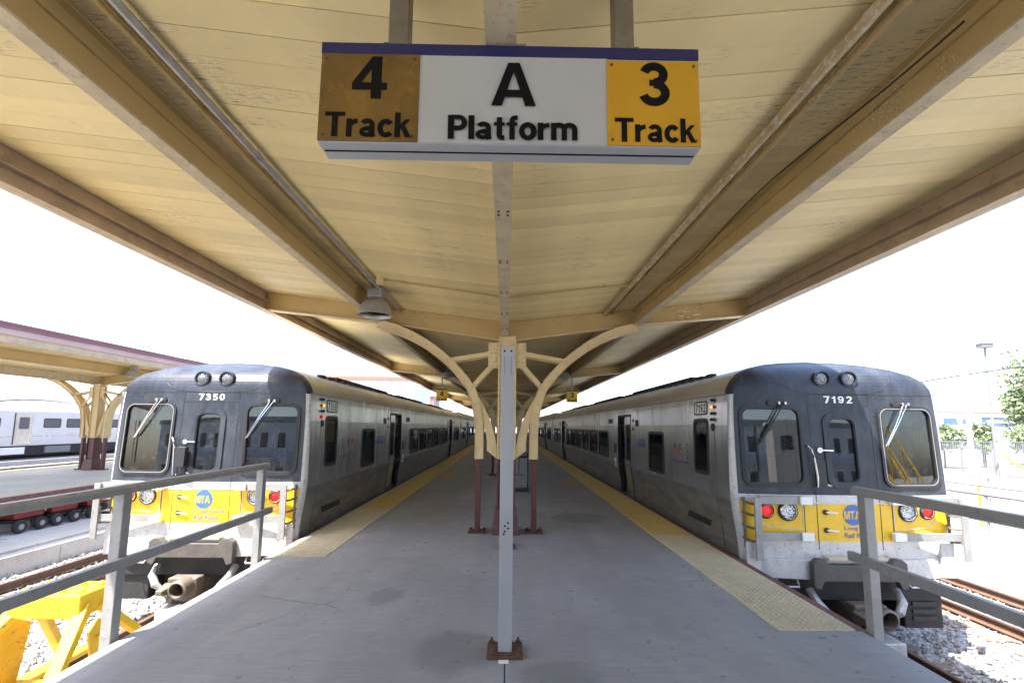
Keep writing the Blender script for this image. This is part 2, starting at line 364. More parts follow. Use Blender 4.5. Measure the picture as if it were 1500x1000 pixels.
def rrect(x0, x1, z0, z1, r, n=5):
    pts = []
    for cx, cz, a0 in ((x1-r, z0+r, -90), (x1-r, z1-r, 0), (x0+r, z1-r, 90), (x0+r, z0+r, 180)):
        for k in range(n+1):
            a = R(a0 + 90*k/n); pts.append((cx + r*math.cos(a), cz + r*math.sin(a)))
    return pts
def ring(mb, fn, A, B, o0, o1):                # framed ring between loops A (outer) and B (inner); fn(u,v,off)
    n = len(A); vs = [fn(*p, o0) for p in A] + [fn(*p, o1) for p in A] + [fn(*p, o1) for p in B] + [fn(*p, o0) for p in B]; fs = []
    for L in range(3):
        for i in range(n): fs.append((L*n+i, L*n+(i+1) % n, (L+1)*n+(i+1) % n, (L+1)*n+i))
    return mb.add(vs, fs)
def plate(mb, fn, A, o0, o1):                  # solid plate with outline A
    n = len(A); cx = sum(p[0] for p in A)/n; cz = sum(p[1] for p in A)/n
    vs = [fn(*p, o0) for p in A] + [fn(*p, o1) for p in A] + [fn(cx, cz, o1)]; fs = []
    for i in range(n): fs += [(i, (i+1) % n, n+(i+1) % n, n+i), (n+i, n+(i+1) % n, 2*n)]
    return mb.add(vs, fs)
def pane_grid(mb, fn, a, b, c, d, r, off, nx=10, nz=12):     # rounded pane as a fine grid: rows clipped to the rounded outline
    rows = []
    for j in range(nz+1):
        t_ = j/nz; t_ = .5-.5*math.cos(math.pi*t_); z = c + (d-c)*t_; e = min(z-c, d-z); ins = r - math.sqrt(max(0, r*r-(r-e)**2)) if e < r else 0
        rows.append([fn(a+ins + (b-a-2*ins)*i/nx, z, off) for i in range(nx+1)])
    n = nx+1
    return mb.add([p for row in rows for p in row], [(j*n+i, j*n+i+1, (j+1)*n+i+1, (j+1)*n+i) for j in range(nz) for i in range(nx)])
def face_out(o):                               # an open pane must face the outside (towards -Y)
    if sum(p.normal.y for p in o.data.polygons) > 0: o.data.flip_normals()
def text_geo(s, width=None, height=1.0, bold=.02, cx=0, z0=0, align='CENTER', spacing=1.0):
    cu = bpy.data.curves.new('lettering', 'FONT'); cu.body = s; cu.size = 1; cu.offset = bold; cu.align_x = 'LEFT'; cu.resolution_u = 4
    cu.space_character = spacing
    o = bpy.data.objects.new('lettering', cu); C.objects.link(o)
    dg = bpy.context.evaluated_depsgraph_get(); me = bpy.data.meshes.new_from_object(o.evaluated_get(dg))
    vs = [tuple(v.co) for v in me.vertices]; fs = [tuple(p.vertices) for p in me.polygons]
    bpy.data.objects.remove(o); bpy.data.curves.remove(cu); bpy.data.meshes.remove(me)
    x0 = min(v[0] for v in vs); x1 = max(v[0] for v in vs); y0 = min(v[1] for v in vs); y1 = max(v[1] for v in vs)
    sz = height/(y1-y0); sx = width/(x1-x0) if width else sz
    off = {'CENTER': -(x0+x1)/2, 'LEFT': -x0}[align]
    return [((v[0]+off)*sx + cx, (v[1]-y0)*sz + z0) for v in vs], fs
def lettering(name, s, fn, mat, parent, off, **kw):
    vs, fs = text_geo(s, **kw); m = MB(); m.add([fn(u, v, off) for u, v in vs], fs)
    me = bpy.data.meshes.new(name); me.from_pydata(m.v, [], m.f); me.materials.append(MATS[mat]); return link(name, me, parent)

# ---- bold grotesque glyphs built from strokes (cap height 1)
def ell(cx, cy, rx, ry, a0, a1, n=16): return [(cx + rx*math.cos(R(a0+(a1-a0)*i/n)), cy + ry*math.sin(R(a0+(a1-a0)*i/n))) for i in range(n+1)]
def Rc(x0, x1, y0, y1): return ('p', [(x0,y0),(x1,y0),(x1,y1),(x0,y1)])
def Pg(*p): return ('p', list(p))
def St(pts, w=.185): return ('s', pts, w)
GL = {
 'A': (.90, [Pg((0,0),(.215,0),(.45,.80),(.45,1),(.335,1)), Pg((.90,0),(.685,0),(.45,.80),(.45,1),(.565,1)), Pg((.20,.20),(.70,.20),(.65,.37),(.25,.37))]),
 '4': (.72, [Rc(.40,.59,0,1), Rc(.0,.72,.215,.375), Pg((0,.375),(.19,.375),(.42,.74),(.42,1),(.40,1))]),
 '3': (.66, [St(ell(.33,.725,.21,.188,165,-90), .175), St(ell(.33,.295,.24,.207,90,-165), .175), Rc(.24,.36,.455,.60)]),
 'T': (.74, [Rc(0,.74,.83,1), Rc(.27,.47,0,.84)]),
 'r': (.42, [Rc(0,.185,0,.73), St([(.09,.30)] + ell(.42,.36,.33,.275,172,92,8), .17)]),
 'a': (.60, [St(ell(.285,.49,.175,.155,160,0,12) + [(.46,.30),(.465,.12),(.50,.0)], .175), St(ell(.26,.205,.175,.125,0,360,20), .155), Rc(.26,.46,.33,.43)]),
 'c': (.58, [St(ell(.31,.36,.215,.28,38,322,20), .18)]),
 'k': (.58, [Rc(0,.185,0,1), Pg((.15,.25),(.15,.46),(.38,.73),(.57,.73)), Pg((.20,.42),(.34,.53),(.60,0),(.39,0))]),
 'P': (.68, [Rc(0,.20,0,1), St([(.1,.912),(.38,.912)] + ell(.38,.685,.2,.227,90,-90,12) + [(.1,.458)], .175)]),
 'l': (.19, [Rc(0,.19,0,1)]),
 't': (.40, [Rc(0,.39,.585,.72), St([(.20,.93),(.20,.22)] + ell(.31,.20,.11,.125,180,268,6) + [(.39,.075)], .18)]),
 'f': (.40, [Rc(0,.39,.585,.72), St([(.20,0),(.20,.76)] + ell(.32,.78,.12,.14,180,92,6) + [(.40,.92)], .18)]),
 'o': (.62, [St(ell(.31,.36,.218,.28,0,360,26), .185)]),
 'm': (.94, [Rc(0,.18,0,.73), St(ell(.28,.47,.19,.175,180,0,12) + [(.47,0)], .18), St(ell(.66,.47,.19,.175,180,0,12) + [(.85,0)], .18)]),
 '7': (.62, [Rc(0,.62,.83,1), Pg((.40,.84),(.62,.84),(.34,0),(.12,0))]),
 '5': (.66, [Rc(.12,.60,.84,1), Pg((.12,1),(.06,.46),(.22,.46),(.27,1)), St(ell(.32,.32,.24,.235,138,-150), .17)]),
 '0': (.64, [St(ell(.32,.5,.23,.412,0,360,28), .17)]),
 '1': (.42, [Rc(.20,.40,0,1), Pg((0,.66),(0,.80),(.20,.86),(.24,1),(.30,1),(.30,.66))]),
 '9': (.66, [St(ell(.33,.67,.23,.24,0,360,24), .17), St(ell(.33,.5,.233,.41,10,-148,18), .17)]),
 '2': (.66, [St(ell(.33,.69,.22,.22,172,-35,16) + [(.16,.12)], .185), Rc(.04,.64,0,.165)]),
 'M': (.92, [Rc(0,.19,0,1), Rc(.73,.92,0,1), Pg((.0,1),(.27,1),(.55,.0),(.37,.0)), Pg((.92,1),(.65,1),(.37,.0),(.55,.0))]),
}
def glyphs(name, s, fn, mat, parent, off, width, height, cx=0, z0=0, align='CENTER', gap=.05, weight=1.0):
    tot = sum(GL[c][0] for c in s) + gap*(len(s)-1); sx = width/tot; x = cx - width/2; m = MB(); k = 0
    for c in s:
        wd, parts = GL[c]
        for p in parts:
            k += 1; o = off + k*.00012
            f = lambda q: fn(x + q[0]*sx, z0 + q[1]*height, o)
            if p[0] == 'p' and len(p[1]) == 4 and weight > 1 and p[1][0][1] == p[1][1][1] and p[1][1][0] == p[1][2][0]:
                (xa, ya), (xb, yb) = p[1][0], p[1][2]; e = (weight-1)*.10; ex, ey = (e, 0) if yb-ya > xb-xa else (0, e*.5); ya2 = ya-ey if ya > .01 else ya; yb2 = yb+ey if yb < .99 else yb
                m.add([f((xa-ex, ya2)), f((xb+ex, ya2)), f((xb+ex, yb2)), f((xa-ex, yb2))], [(0,1,2,3)])
            elif p[0] == 'p': m.add([f(q) for q in p[1]], [tuple(range(len(p[1])))])
            else:
                pts = p[1]; n = len(pts); closed = math.dist(pts[0], pts[-1]) < 1e-6; L, Rr = [], []
                for i in range(n):
                    a = Vector(pts[(i-1) % (n-1)] if closed else pts[max(0, i-1)]); b = Vector(pts[(i+1) % (n-1)] if closed else pts[min(n-1, i+1)])
                    if closed and i == n-1: a = Vector(pts[n-2]); b = Vector(pts[1])
                    d = (b-a).normalized(); nn = Vector((-d.y, d.x))*p[2]*weight/2; L.append(f(Vector(pts[i])+nn)); Rr.append(f(Vector(pts[i])-nn))
                m.add(L+Rr, [(i, i+1, n+i+1, n+i) for i in range(n-1)])
        x += (wd+gap)*sx
    me = bpy.data.meshes.new(name); me.from_pydata(m.v, [], m.f); me.materials.append(MATS[mat]); return link(name, me, parent)

# ================================================================== GROUND AND TRACKS
ZR, ZG = -1.22, -1.42
gm = MB(); gm.add([(-900,-300,ZG),(900,-300,ZG),(900,1500,ZG),(-900,1500,ZG)], [(0,1,2,3)])
tag(gm.build('ground', 'ballast'), None, None, kind='structure')['label'] = 'pale sunlit ballast ground around the tracks'
# loose ballast stones near the camera
def stones(n, x0, x1, y0, y1, z):
    base_v = np.array([(1,0,0),(-1,0,0),(0,1,0),(0,-1,0),(0,0,1),(0,0,-1)], float)
    base_f = np.array([(0,2,4),(2,1,4),(1,3,4),(3,0,4),(2,0,5),(1,2,5),(3,1,5),(0,3,5)])
    p = np.stack([rng.uniform(x0,x1,n), y0+(y1-y0)*rng.random(n)**1.5, np.full(n,z)+rng.uniform(-.005,.03,n)], 1)
    sc = rng.uniform(.018,.042,(n,1,1))*rng.uniform(.6,1.3,(n,6,3))
    a = rng.uniform(0,6.28,n); ca, sa = np.cos(a)[:,None], np.sin(a)[:,None]
    q = base_v[None]*sc; q = np.stack([q[...,0]*ca-q[...,1]*sa+q[...,2]*.3, q[...,0]*sa+q[...,1]*ca, q[...,2]],2)
    V = (q + p[:,None]).reshape(-1,3); F = (base_f[None] + (np.arange(n)*6)[:,None,None]).reshape(-1,3)
    return V, F
parts = [stones(15000, -11, -3.3, 3.2, 14, ZG), stones(17000, 3.3, 12, 2.6, 14, ZG)]
V = np.concatenate([p[0] for p in parts]); F = np.concatenate([parts[0][1], parts[1][1]+len(parts[0][0])])
me = bpy.data.meshes.new('ballast_stones'); me.from_pydata(V.tolist(), [], F.tolist()); me.materials.append(MATS['stones'])
tag(link('ballast_stones', me), 'loose grey and tan ballast stones between the rails', 'ballast', kind='stuff')

tie_me = MB().box(-1.3, 1.3, -.11, .11, ZG-.08, ZG+.025).mesh('tie', 'timber')
plate_me = MB().box(-.12, .12, -.09, .09, ZG+.025, ZG+.045).mesh('tie_plate', 'rail_rust')
def rail_prof(x):
    h = -1.22; return [(x-.07,ZG+.045),(x+.07,ZG+.045),(x+.07,ZG+.06),(x+.012,ZG+.08),(x+.012,h-.04),(x+.036,h-.03),(x+.036,h-.004),(x+.03,h),(x-.03,h),(x-.036,h-.004),(x-.036,h-.03),(x-.012,h-.04),(x-.012,ZG+.08),(x-.07,ZG+.06)]
def track(xc, label, y0, y1, ties=None, joint=None):
    t = thing('railway_track', label, 'track', (xc, 0, 0), 'parallel tracks beside the platforms')
    for s in (-1, 1):
        r = MB().prism(rail_prof(s*.7175), 'y', y0, y1).build('rail', 'rail_rust', t)
        MB().box(s*.7175-.022, s*.7175+.022, y0, y1, ZR-.001, ZR+.0015).build('running_surface', 'rail_head' if joint != 'dull' else 'rail_rust', r)
    if ties:
        y = ties[0]
        while y < ties[1]:
            o = link('tie', tie_me, t); o.location = (random.uniform(-.04,.04), y, random.uniform(-.01,.005)); o.rotation_euler.z = random.uniform(-.02,.02)
            y += .56
    if joint == 'bar':
        j = MB().box(.7175-.055, .7175-.015, 5.6, 6.5, ZG+.07, ZR-.035)
        j.build('joint_bar', 'black_iron', t, bev=.006)
        b = MB()
        for k in range(4): b.lathe([(.02,0),(.02,.02),(.008,.03)], 8, (.7175-.055-.03, 5.72+.21*k, ZG+.12), 'x')
        tag(b.build('joint_bolts', 'rust', t), None, None)
    return t
XT = 4.935
track(-XT, 'left track under the train with the yellow end stop', 1.5, 160, (1.6, 9), 'dull')
track(XT, 'right track whose dark rail runs out below the right railing', .5, 160, (1.0, 9), 'dull')
track(-8.85, 'rusty track between the left train and the neighbouring platform', -4, 160, (3, 22), 'bar')
track(8.8, 'rusty empty track right of the right train', -4, 160, (3, 24))
for k, (x, lb) in enumerate(((-24.2, 'first far track beyond the neighbouring platform'), (-29.5, 'second far track in front of the white far train'), (-37.2, 'farthest track under the white far train'))):
    q = track(x, lb, 10, 160)
    if x < -35: q.location.z = .55
eb = MB().box(-60, -33.5, 4, 160, ZG-.05, ZG+.55).build('embankment', 'ballast'); eb['kind'] = 'structure'; eb['label'] = 'raised ballast bank under the far train'
def kerb(x, label, y0, y1):
    t = thing('kerb_wall', label, 'wall', (x, 0, 0)); y = y0
    while y < y1:
        L = 2.42; MB().box(-.14, .14, y, y+L, ZG-.05, ZG+.42).build('concrete_block', 'pale_concrete', t, bev=.015); y += L+.012
    return t
kerb(-10.65, 'low concrete kerb wall along the foot of the neighbouring platform', 4.0, 40)
kerb(10.55, 'low concrete kerb wall beyond the right hand tracks', 3.1, 40)

# ================================================================== PLATFORMS
def tactile_meshes(matname, domes=True, L=.914, Wd=.72):
    m = MB().box(-Wd/2, Wd/2, .003, L-.003, -.002, .008)
    if domes:
        nx, ny = 12, 15
        for i in range(nx):
            for j in range(ny):
                x = -Wd/2 + (i+.5)*Wd/nx; y = (j+.5)*L/ny; a, b_, h = .019, .011, .010
                vs = [(x+a*math.cos(k*math.pi/3), y+a*math.sin(k*math.pi/3), .008) for k in range(6)] + [(x+b_*math.cos(k*math.pi/3), y+b_*math.sin(k*math.pi/3), .008+h) for k in range(6)]
                m.add(vs, [(k, (k+1) % 6, 6+(k+1) % 6, 6+k) for k in range(6)] + [tuple(range(6, 12))])
    return m.mesh('tactile_panel', matname)
TP = {(k, d): tactile_meshes(k, d) for k in ('tactile_pale', 'tactile_yellow') for d in (True, False)}
HW = 3.315
def platform(x0, y0, y1, label, starts, detail):
    p = MB().box(-2.55, 2.55, y0, y1, ZG-.05, -.26).build('platform', 'pale_concrete', None, loc=(x0, 0, 0)); p['kind'] = 'structure'; p['label'] = label
    y = y0; L = 9.1
    while y < y1:                                                     # slabs with a centre joint
        for s in (-1, 1):
            a, b = sorted((s*.004, s*HW)); MB().box(a, b, y+.004, min(y+L, y1)-.004, -.26, 0).build('slab', 'platform_concrete' if detail else 'pale_concrete', p, bev=.012)
        y += L
    MB().box(-.02, .02, y0, y1, -.27, -.012).build('joint_filler', 'black_iron', p)
    for s in (-1, 1):
        MB().box(s*(HW+.002) if s > 0 else s*(HW+.05), s*(HW+.05) if s > 0 else s*(HW+.002), starts[s], y1, -.24, -.004).build('rubbing_strip', 'nosing', p, bev=.008)
        if detail:
            m = MB(); a, b = sorted((s*(HW-.002), s*(HW-.062))); m.box(a, b, starts[s], y1, -.01, .006); m.build('nosing', 'nosing' if s > 0 else 'pale_concrete', p, bev=.004)
        y = starts[s]; k = 0
        while y < min(y1, 75):
            near = y < 20 and detail
            key = 'tactile_pale' if (y < (starts[s]+3.4) or not detail) else 'tactile_yellow'
            o = link('tactile_panel', TP[(key, near)], p); o.location = (s*(HW-.43), y, .001 + random.uniform(-.001, .001)); y += .914; k += 1
    return p
platA = platform(0, -34, 160, 'long grey concrete platform between the two trains', {1: 4.40, -1: 6.66}, True)
platB = platform(-15.6, -6, 160, 'neighbouring grey concrete platform on the left', {1: -6, -1: -6}, False)
for s, y in ((-1, 16.3), (1, 14.6)):                                  # worn stencilled boxes behind the tactile strip
    m = MB(); m.box(s*2.13-.2, s*2.13+.2, y, y+1.35, -.001, .004)
    m.build('stencil_patch', 'stencil_yellow', platA)
MB().box(2.56, 4.80, -6, 120, ZG-.04, -.95).build('ledge', 'pale_concrete', platB)
for y in (-1.2, 3.2, 7.6, 12.0, 16.4, 20.8):                          # concrete piers under the edge of the left platform
    pr = [(2.2,-.27),(3.25,-.27),(3.25,-.52),(2.85,-.72),(2.85,ZG-.02),(2.2,ZG-.02)]
    MB().prism(pr, 'y', y, y+.75).build('pier', 'pale_concrete', platB, bev=.02)

# ================================================================== CANOPIES
def deckz(x): return EYE + 1.91 + .113*abs(x)
XE, XI = 4.47, 2.35
slope = math.atan(.113); PL = XE/math.cos(slope) - .02
plank_me = MB().box(.0, PL, -.1005, .1005, 0, .03).mesh('plank', 'soffit')
arch_pts = [(-.545,1.27),(-.545,1.73),(-.565,1.98),(-.61,2.22),(-.69,2.46),(-.80,2.62),(-.93,2.775),(-1.09,2.94),(-1.27,3.09),(-1.49,3.25),(-1.75,3.40),(-2.04,3.525),(-2.37,3.61)]
def offset_line(pts, w):
    out = []
    for i, p in enumerate(pts):
        a = Vector(pts[max(0, i-1)]); b = Vector(pts[min(len(pts)-1, i+1)]); d = (b-a).normalized(); nrm = Vector((-d.y, d.x)); out.append(tuple(Vector(p) + nrm*w))
    return out
def tb_z(x): return EYE + (1.54 + .142*abs(x) if abs(x) < XI else 1.874 + .102*(abs(x)-XI))
def make_bent(canopy, y, detail=True):
    col = MB(); cw = .15
    col.box(-cw, cw, -cw+.02, cw-.02, 1.27, EYE+1.62)
    for s in (-1, 1): col.box(s*cw-.012, s*cw+.012, -cw-.02, cw+.02, 1.27, EYE+1.55)
    col = col.build('column', 'cream_steel', canopy, bev=.006, loc=(0, y, 0))
    lo = MB(); lo.box(-cw, cw, -cw+.02, cw-.02, .4, 1.27)
    for s in (-1, 1): lo.box(s*cw-.012, s*cw+.012, -cw-.02, cw+.02, .4, 1.27)
    lo.build('column_foot', 'maroon_paint', col, bev=.006)
    ped = MB().add([(sx*(.245 if k == 0 else .185), sy*(.245 if k == 0 else .185), z) for k, z in ((0, .003), (1, .43)) for sx, sy in ((-1,-1),(1,-1),(1,1),(-1,1))],
                   [(3,2,1,0),(4,5,6,7),(0,1,5,4),(1,2,6,5),(2,3,7,6),(3,0,4,7)])
    ped.build('pedestal', 'maroon_paint', col, bev=.012)
    D = .14
    for s in (-1, 1):
        A = [(x*-s, z) for x, z in arch_pts]; A2 = [(x*-s, z) for x, z in offset_line(arch_pts, -.125)]
        a = MB().band(A, A2, 'y', -D, D)
        ol = [(x*-s, z) for x, z in offset_line(arch_pts, .012)]; a.band(ol, A, 'y', -D-.02, D+.02)
        il = [(x*-s, z) for x, z in offset_line(arch_pts, -.137)]; a.band(A2, il, 'y', -D-.02, D+.02)
        a.build('arch_arm', 'cream_steel', col)
        lg = MB().box(s*.545-.046, s*.545+.046, -D*.5, D*.5, .02, 1.27)
        lg.v = [(x - s*.05, yy, z) for x, yy, z in lg.v]
        lg.build('leg', 'maroon_paint', col, bev=.005)
        bp = MB().box(s*.50-.15, s*.50+.15, -.15, .15, .003, .028)
        for i in (-1, 1):
            for j in (-1, 1): bp.lathe([(.02,.028),(.02,.05),(.008,.06)], 6, (s*.50+i*.115, j*.11, 0))
        bp.build('base_plate', 'rust', col, bev=.003)
        # inner curved plate from the arch down to the column
        inn = [(-.70,2.49),(-.60,2.33),(-.50,2.12),(-.43,1.93),(-.37,1.74),(-.345,1.56),(-.345,1.42),(-.17,1.28)]
        out = [(-.66,2.54),(-.50,2.36),(-.40,2.18),(-.33,2.02),(-.26,1.84),(-.205,1.66),(-.17,1.50),(-.165,1.34)]
        MB().band([(x*-s, z) for x, z in inn], [(x*-s, z) for x, z in out], 'y', -D+.02, D-.02).build('curved_plate', 'cream_steel', col)
        def strut(p, q, w=.05):
            dx = Vector((q[0]-p[0], q[1]-p[1])); n_ = Vector((-dx.y, dx.x)).normalized()*w/2
            pr = [(p[0]+n_.x, p[1]+n_.y), (q[0]+n_.x, q[1]+n_.y), (q[0]-n_.x, q[1]-n_.y), (p[0]-n_.x, p[1]-n_.y)]
            m = MB()
            for yy in (-D, D-.03): m.prism([(x*-s, z) for x, z in pr], 'y', yy, yy+.03)
            return m
        strut((-.16,3.17), (-1.15,3.00), .078).build('strut', 'cream_steel', col)
        strut((-.16,3.06), (-.66,2.50), .078).build('strut', 'cream_steel', col)
        MB().box(*sorted((s*.152, s*.34)), -D-.004, -D+.01, 2.88, 3.34).build('gusset_plate', 'cream_steel', col)
        if detail:
            rv = MB()
            def rivet(x, z, yy=-D-.022): rv.lathe([(.017,0),(.014,-.010),(.005,-.014)], 6, (x, yy, z), 'y')
            for i in range(2, len(arch_pts)-1, 1):
                c = offset_line(arch_pts, -.052)[i]; rivet(c[0]*-s, c[1], -D-.002)
            for z in np.arange(2.92, 3.33, .075): rivet(s*.19, z, -D-.006); rivet(s*.30, z, -D-.006)
            for z in np.arange(1.4, 3.3, .09): rivet(s*.12, z, -.132)
            for t_ in (.06, .12, .86, .93): rivet(s*(.16+.99*t_), 3.17-.17*t_, -D-.002); rivet(s*(.16+.5*t_), 3.06-.56*t_, -D-.002)
            tag(rv.build('rivets', 'flange_worn', col, smooth=True), None, None, kind='stuff')
            r2 = MB()
            for z in np.arange(.5, 1.25, .09): r2.lathe([(.014,0),(.011,-.008),(.004,-.011)], 6, (s*.12, -.132, z), 'y')
            tag(r2.build('rivets', 'maroon_paint', col, smooth=True), None, None, kind='stuff')
    # transverse beam: web and flanges, rising outwards
    for s in (-1, 1):
        xs = [.0, XI, XE-.02] if True else []
        web = MB().band([(s*x, tb_z(x)) for x in xs], [(s*x, deckz(x)-.005) for x in xs], 'y', -.012, .012)
        web.build('transverse_beam', 'beam_cream', canopy, loc=(0, y, 0))
        fl = MB().band([(s*x, tb_z(x)-.018) for x in xs], [(s*x, tb_z(x)) for x in xs], 'y', -.085, .085)
        fl.build('beam_flange', 'cream_steel', canopy, loc=(0, y, 0))
    return col
def make_canopy(x0, y0, y1, bents, label, plank_rng, detail, fascia):
    cp = thing('platform_canopy', label, 'canopy', (x0, 0, 0), 'butterfly canopies on the platforms')
    # near planks one by one, far ones joined
    if plank_rng:
        y = plank_rng[0]
        while y < plank_rng[1]-.1:
            for s in (-1, 1):
                o = link('plank', plank_me, cp)
                o.location = (s*.003, y+.103, deckz(0) + random.uniform(-.0025, .0025))
                o.rotation_euler = (0, -slope, 0) if s > 0 else (0, -slope, math.pi)
            y += .206
    far = MB(); y = y0; rng_ = plank_rng or (1e9, 1e9)
    while y < y1:
        if not (rng_[0]-.05 < y < rng_[1]-.1) :
            for s in (-1, 1):
                dz = random.uniform(-.003, .003); a, b = s*.003, s*(XE-.02)
                far.add([(a,y+.002,deckz(0)+dz),(b,y+.002,deckz(XE)+dz),(b,y+.204,deckz(XE)+dz),(a,y+.204,deckz(0)+dz),
                         (a,y+.002,deckz(0)+.03),(b,y+.002,deckz(XE)+.03),(b,y+.204,deckz(XE)+.03),(a,y+.204,deckz(0)+.03)],
                        [(3,2,1,0),(4,5,6,7),(0,1,5,4),(1,2,6,5),(2,3,7,6),(3,0,4,7)])
        y += .206
    tag(far.build('plank_rows', 'soffit', cp), None, None, kind='stuff')
    for s in (-1, 1):
        MB().band([(0, deckz(0)+.036), (s*(XE+.06), deckz(XE+.06)+.036)], [(0, deckz(0)+.12), (s*(XE+.06), deckz(XE+.06)+.10)], 'y', y0, y1).build('roof_sheet', 'roof_felt', cp)
        # inner purlin: I-beam
        zb = EYE + 1.85; zt = deckz(XI) - .02
        w = MB().box(s*XI-.008, s*XI+.008, y0, y1, zb+.012, zt); w.box(s*XI-.06, s*XI+.06, y0, y1, zt-.014, zt-.001)
        w.box(*sorted((s*(XI-.008), s*(XI-.03))), y0, y1, zb+.19, zb+.21)
        pb = w.build('purlin', 'beam_cream', cp)
        MB().box(s*XI-.055, s*XI+.055, y0, y1, zb-.004, zb+.012).build('bottom_flange', 'flange_worn', pb)
        zb2 = EYE + 2.05; zt2 = deckz(XE) - .004
        e = MB().box(s*XE-.012, s*XE+.012, y0, y1, zb2+.014, zt2); e.box(*sorted((s*(XE-.1), s*(XE-.012))), y0, y1, zb2, zb2+.014)
        e.box(*sorted((s*(XE-.09), s*(XE-.012))), y0, y1, zb2+.17, zb2+.185)
        eb = e.build('edge_beam', 'edge_beam', cp)
        MB().box(*sorted((s*(XE-.012), s*(XE+.05))), y0, y1, zb2-.002, zb2+.016).build('edge_flange', 'flange_worn', eb)
        if fascia:
            MB().box(*sorted((s*(XE+.07), s*(XE+.11))), y0, y1, zt2+.0, zt2+.16).build('fascia', 'maroon_fascia', cp)
            MB().box(*sorted((s*(XE+.065), s*(XE+.13))), y0, y1, zt2+.08, zt2+.10).build('fascia_rib', 'maroon_fascia', cp)
            MB().box(*sorted((s*(XE+.02), s*(XE+.065))), y0, y1, zt2-.16, zt2+.03).build('fascia_board', 'pink_fascia', cp)
        else:
            MB().box(*sorted((s*(XE+.062), s*(XE+.085))), y0, y1, zt2-.03, zt2+.14).build('fascia', 'maroon_fascia', cp)
    zc = EYE + 1.60
    c = MB().box(-.115, .015, y0, y1, zc, zc+.016); c.box(-.06, -.04, y0, y1, zc+.016, deckz(0)-.012)
    c.build('centre_beam', 'flange_worn', cp)
    bl = MB(); y = y0+.3
    while y < min(y1, 14):
        for k in (-.035, .035):
            for d in (0, .06): bl.lathe([(.011,zc),(.009,zc-.008),(.003,zc-.01)], 6, (k-.05, y+d, 0))
        y += 1.03
    tag(bl.build('rivets', 'rust', cp), None, None, kind='stuff')
    first = None
    for i, y in enumerate(bents):
        if first is None: first = make_bent(cp, y, detail); fy = y; kids = [o for o in cp.children if o.name.startswith(('transverse_beam', 'beam_flange'))]
        else:
            o = copy_tree(first, cp); o.location.y = y
            for k in kids: q = copy_tree(k, cp); q.location.y = y
    return cp
canA = make_canopy(0, -30, 128, [8.25+9.25*i for i in range(0, 13)], 'cream painted timber canopy over the grey platform, with riveted arched columns', (1.0, 8.2), True, False)
canB = make_canopy(-16.2, -2, 128, [18.3, 9.05] + [18.3+9.25*i for i in range(1, 11)], 'cream canopy with maroon fascia over the neighbouring platform', None, False, True)

canB.scale = (.85, 1, .97)
# conduits on the soffit
def conduit(name, path, r, mat, label, clips=None):
    t = thing(name, label, 'conduit', path[0])
    o = Vector(path[0]); MB().tube([Vector(p)-o for p in path], r, 10).build('pipe', mat, t, smooth=True)
    k = MB(); a, b = Vector(path[0])-o, Vector(path[-1])-o; n = clips or 1
    for i in range(n):
        p = a.lerp(b, (i+.5)/n); d = (b-a).normalized(); j = MB().tube([p-d*.022, p+d*.022], r+.006, 10); j.build('coupling', mat, t, smooth=True)
    return t
def dz_(x): return deckz(x)-.035
conduit('conduit', [(-1.98, -20, dz_(1.98)-.02), (-1.98, 90, dz_(1.98)-.02)], .027, 'galvanised', 'bare silver conduit running along the left soffit', 40)
conduit('conduit', [(-2.10, -20, dz_(2.10)), (-2.10, 90, dz_(2.10))], .018, 'beam_cream', 'thin cream conduit beside the silver conduit on the left', 36)
conduit('conduit', [(1.80, -20, dz_(1.80)-.012), (1.80, 90, dz_(1.80)-.012)], .034, 'conduit_flaking', 'thick conduit with flaking paint along the right soffit', 40)
conduit('conduit', [(1.93, -20, dz_(1.93)), (1.93, 90, dz_(1.93))], .022, 'beam_cream', 'cream conduit next to the right inner beam', 36)
conduit('conduit', [(-1.88, 6.45, dz_(1.88)+.01), (-1.2, 6.47, dz_(1.2)+.01), (0, 6.5, dz_(0)-.01), (1.2, 6.5, dz_(1.2)+.01), (1.78, 6.5, dz_(1.78))], .014, 'beam_cream', 'thin crosswise conduit just before the first column', 5)
jb = MB().lathe([(.055,-.05),(.06,-.03),(.06,.05)], 10, (-1.86, 6.44, dz_(1.86)-.01))
tag(jb.build('junction_box', 'cream_steel', None, smooth=True), 'round cream junction box where the crosswise conduit starts', 'junction box')
cable = MB().tube([(2.2+.03*math.sin(y*1.3), y, EYE+2.02+.03*math.sin(y*2.1)) for y in np.arange(2.0, 6.3, .15)], .006, 6)
tag(cable.build('loose_cable', 'black_iron', None, smooth=True), 'thin dark cable lying along the right inner beam', 'cable')

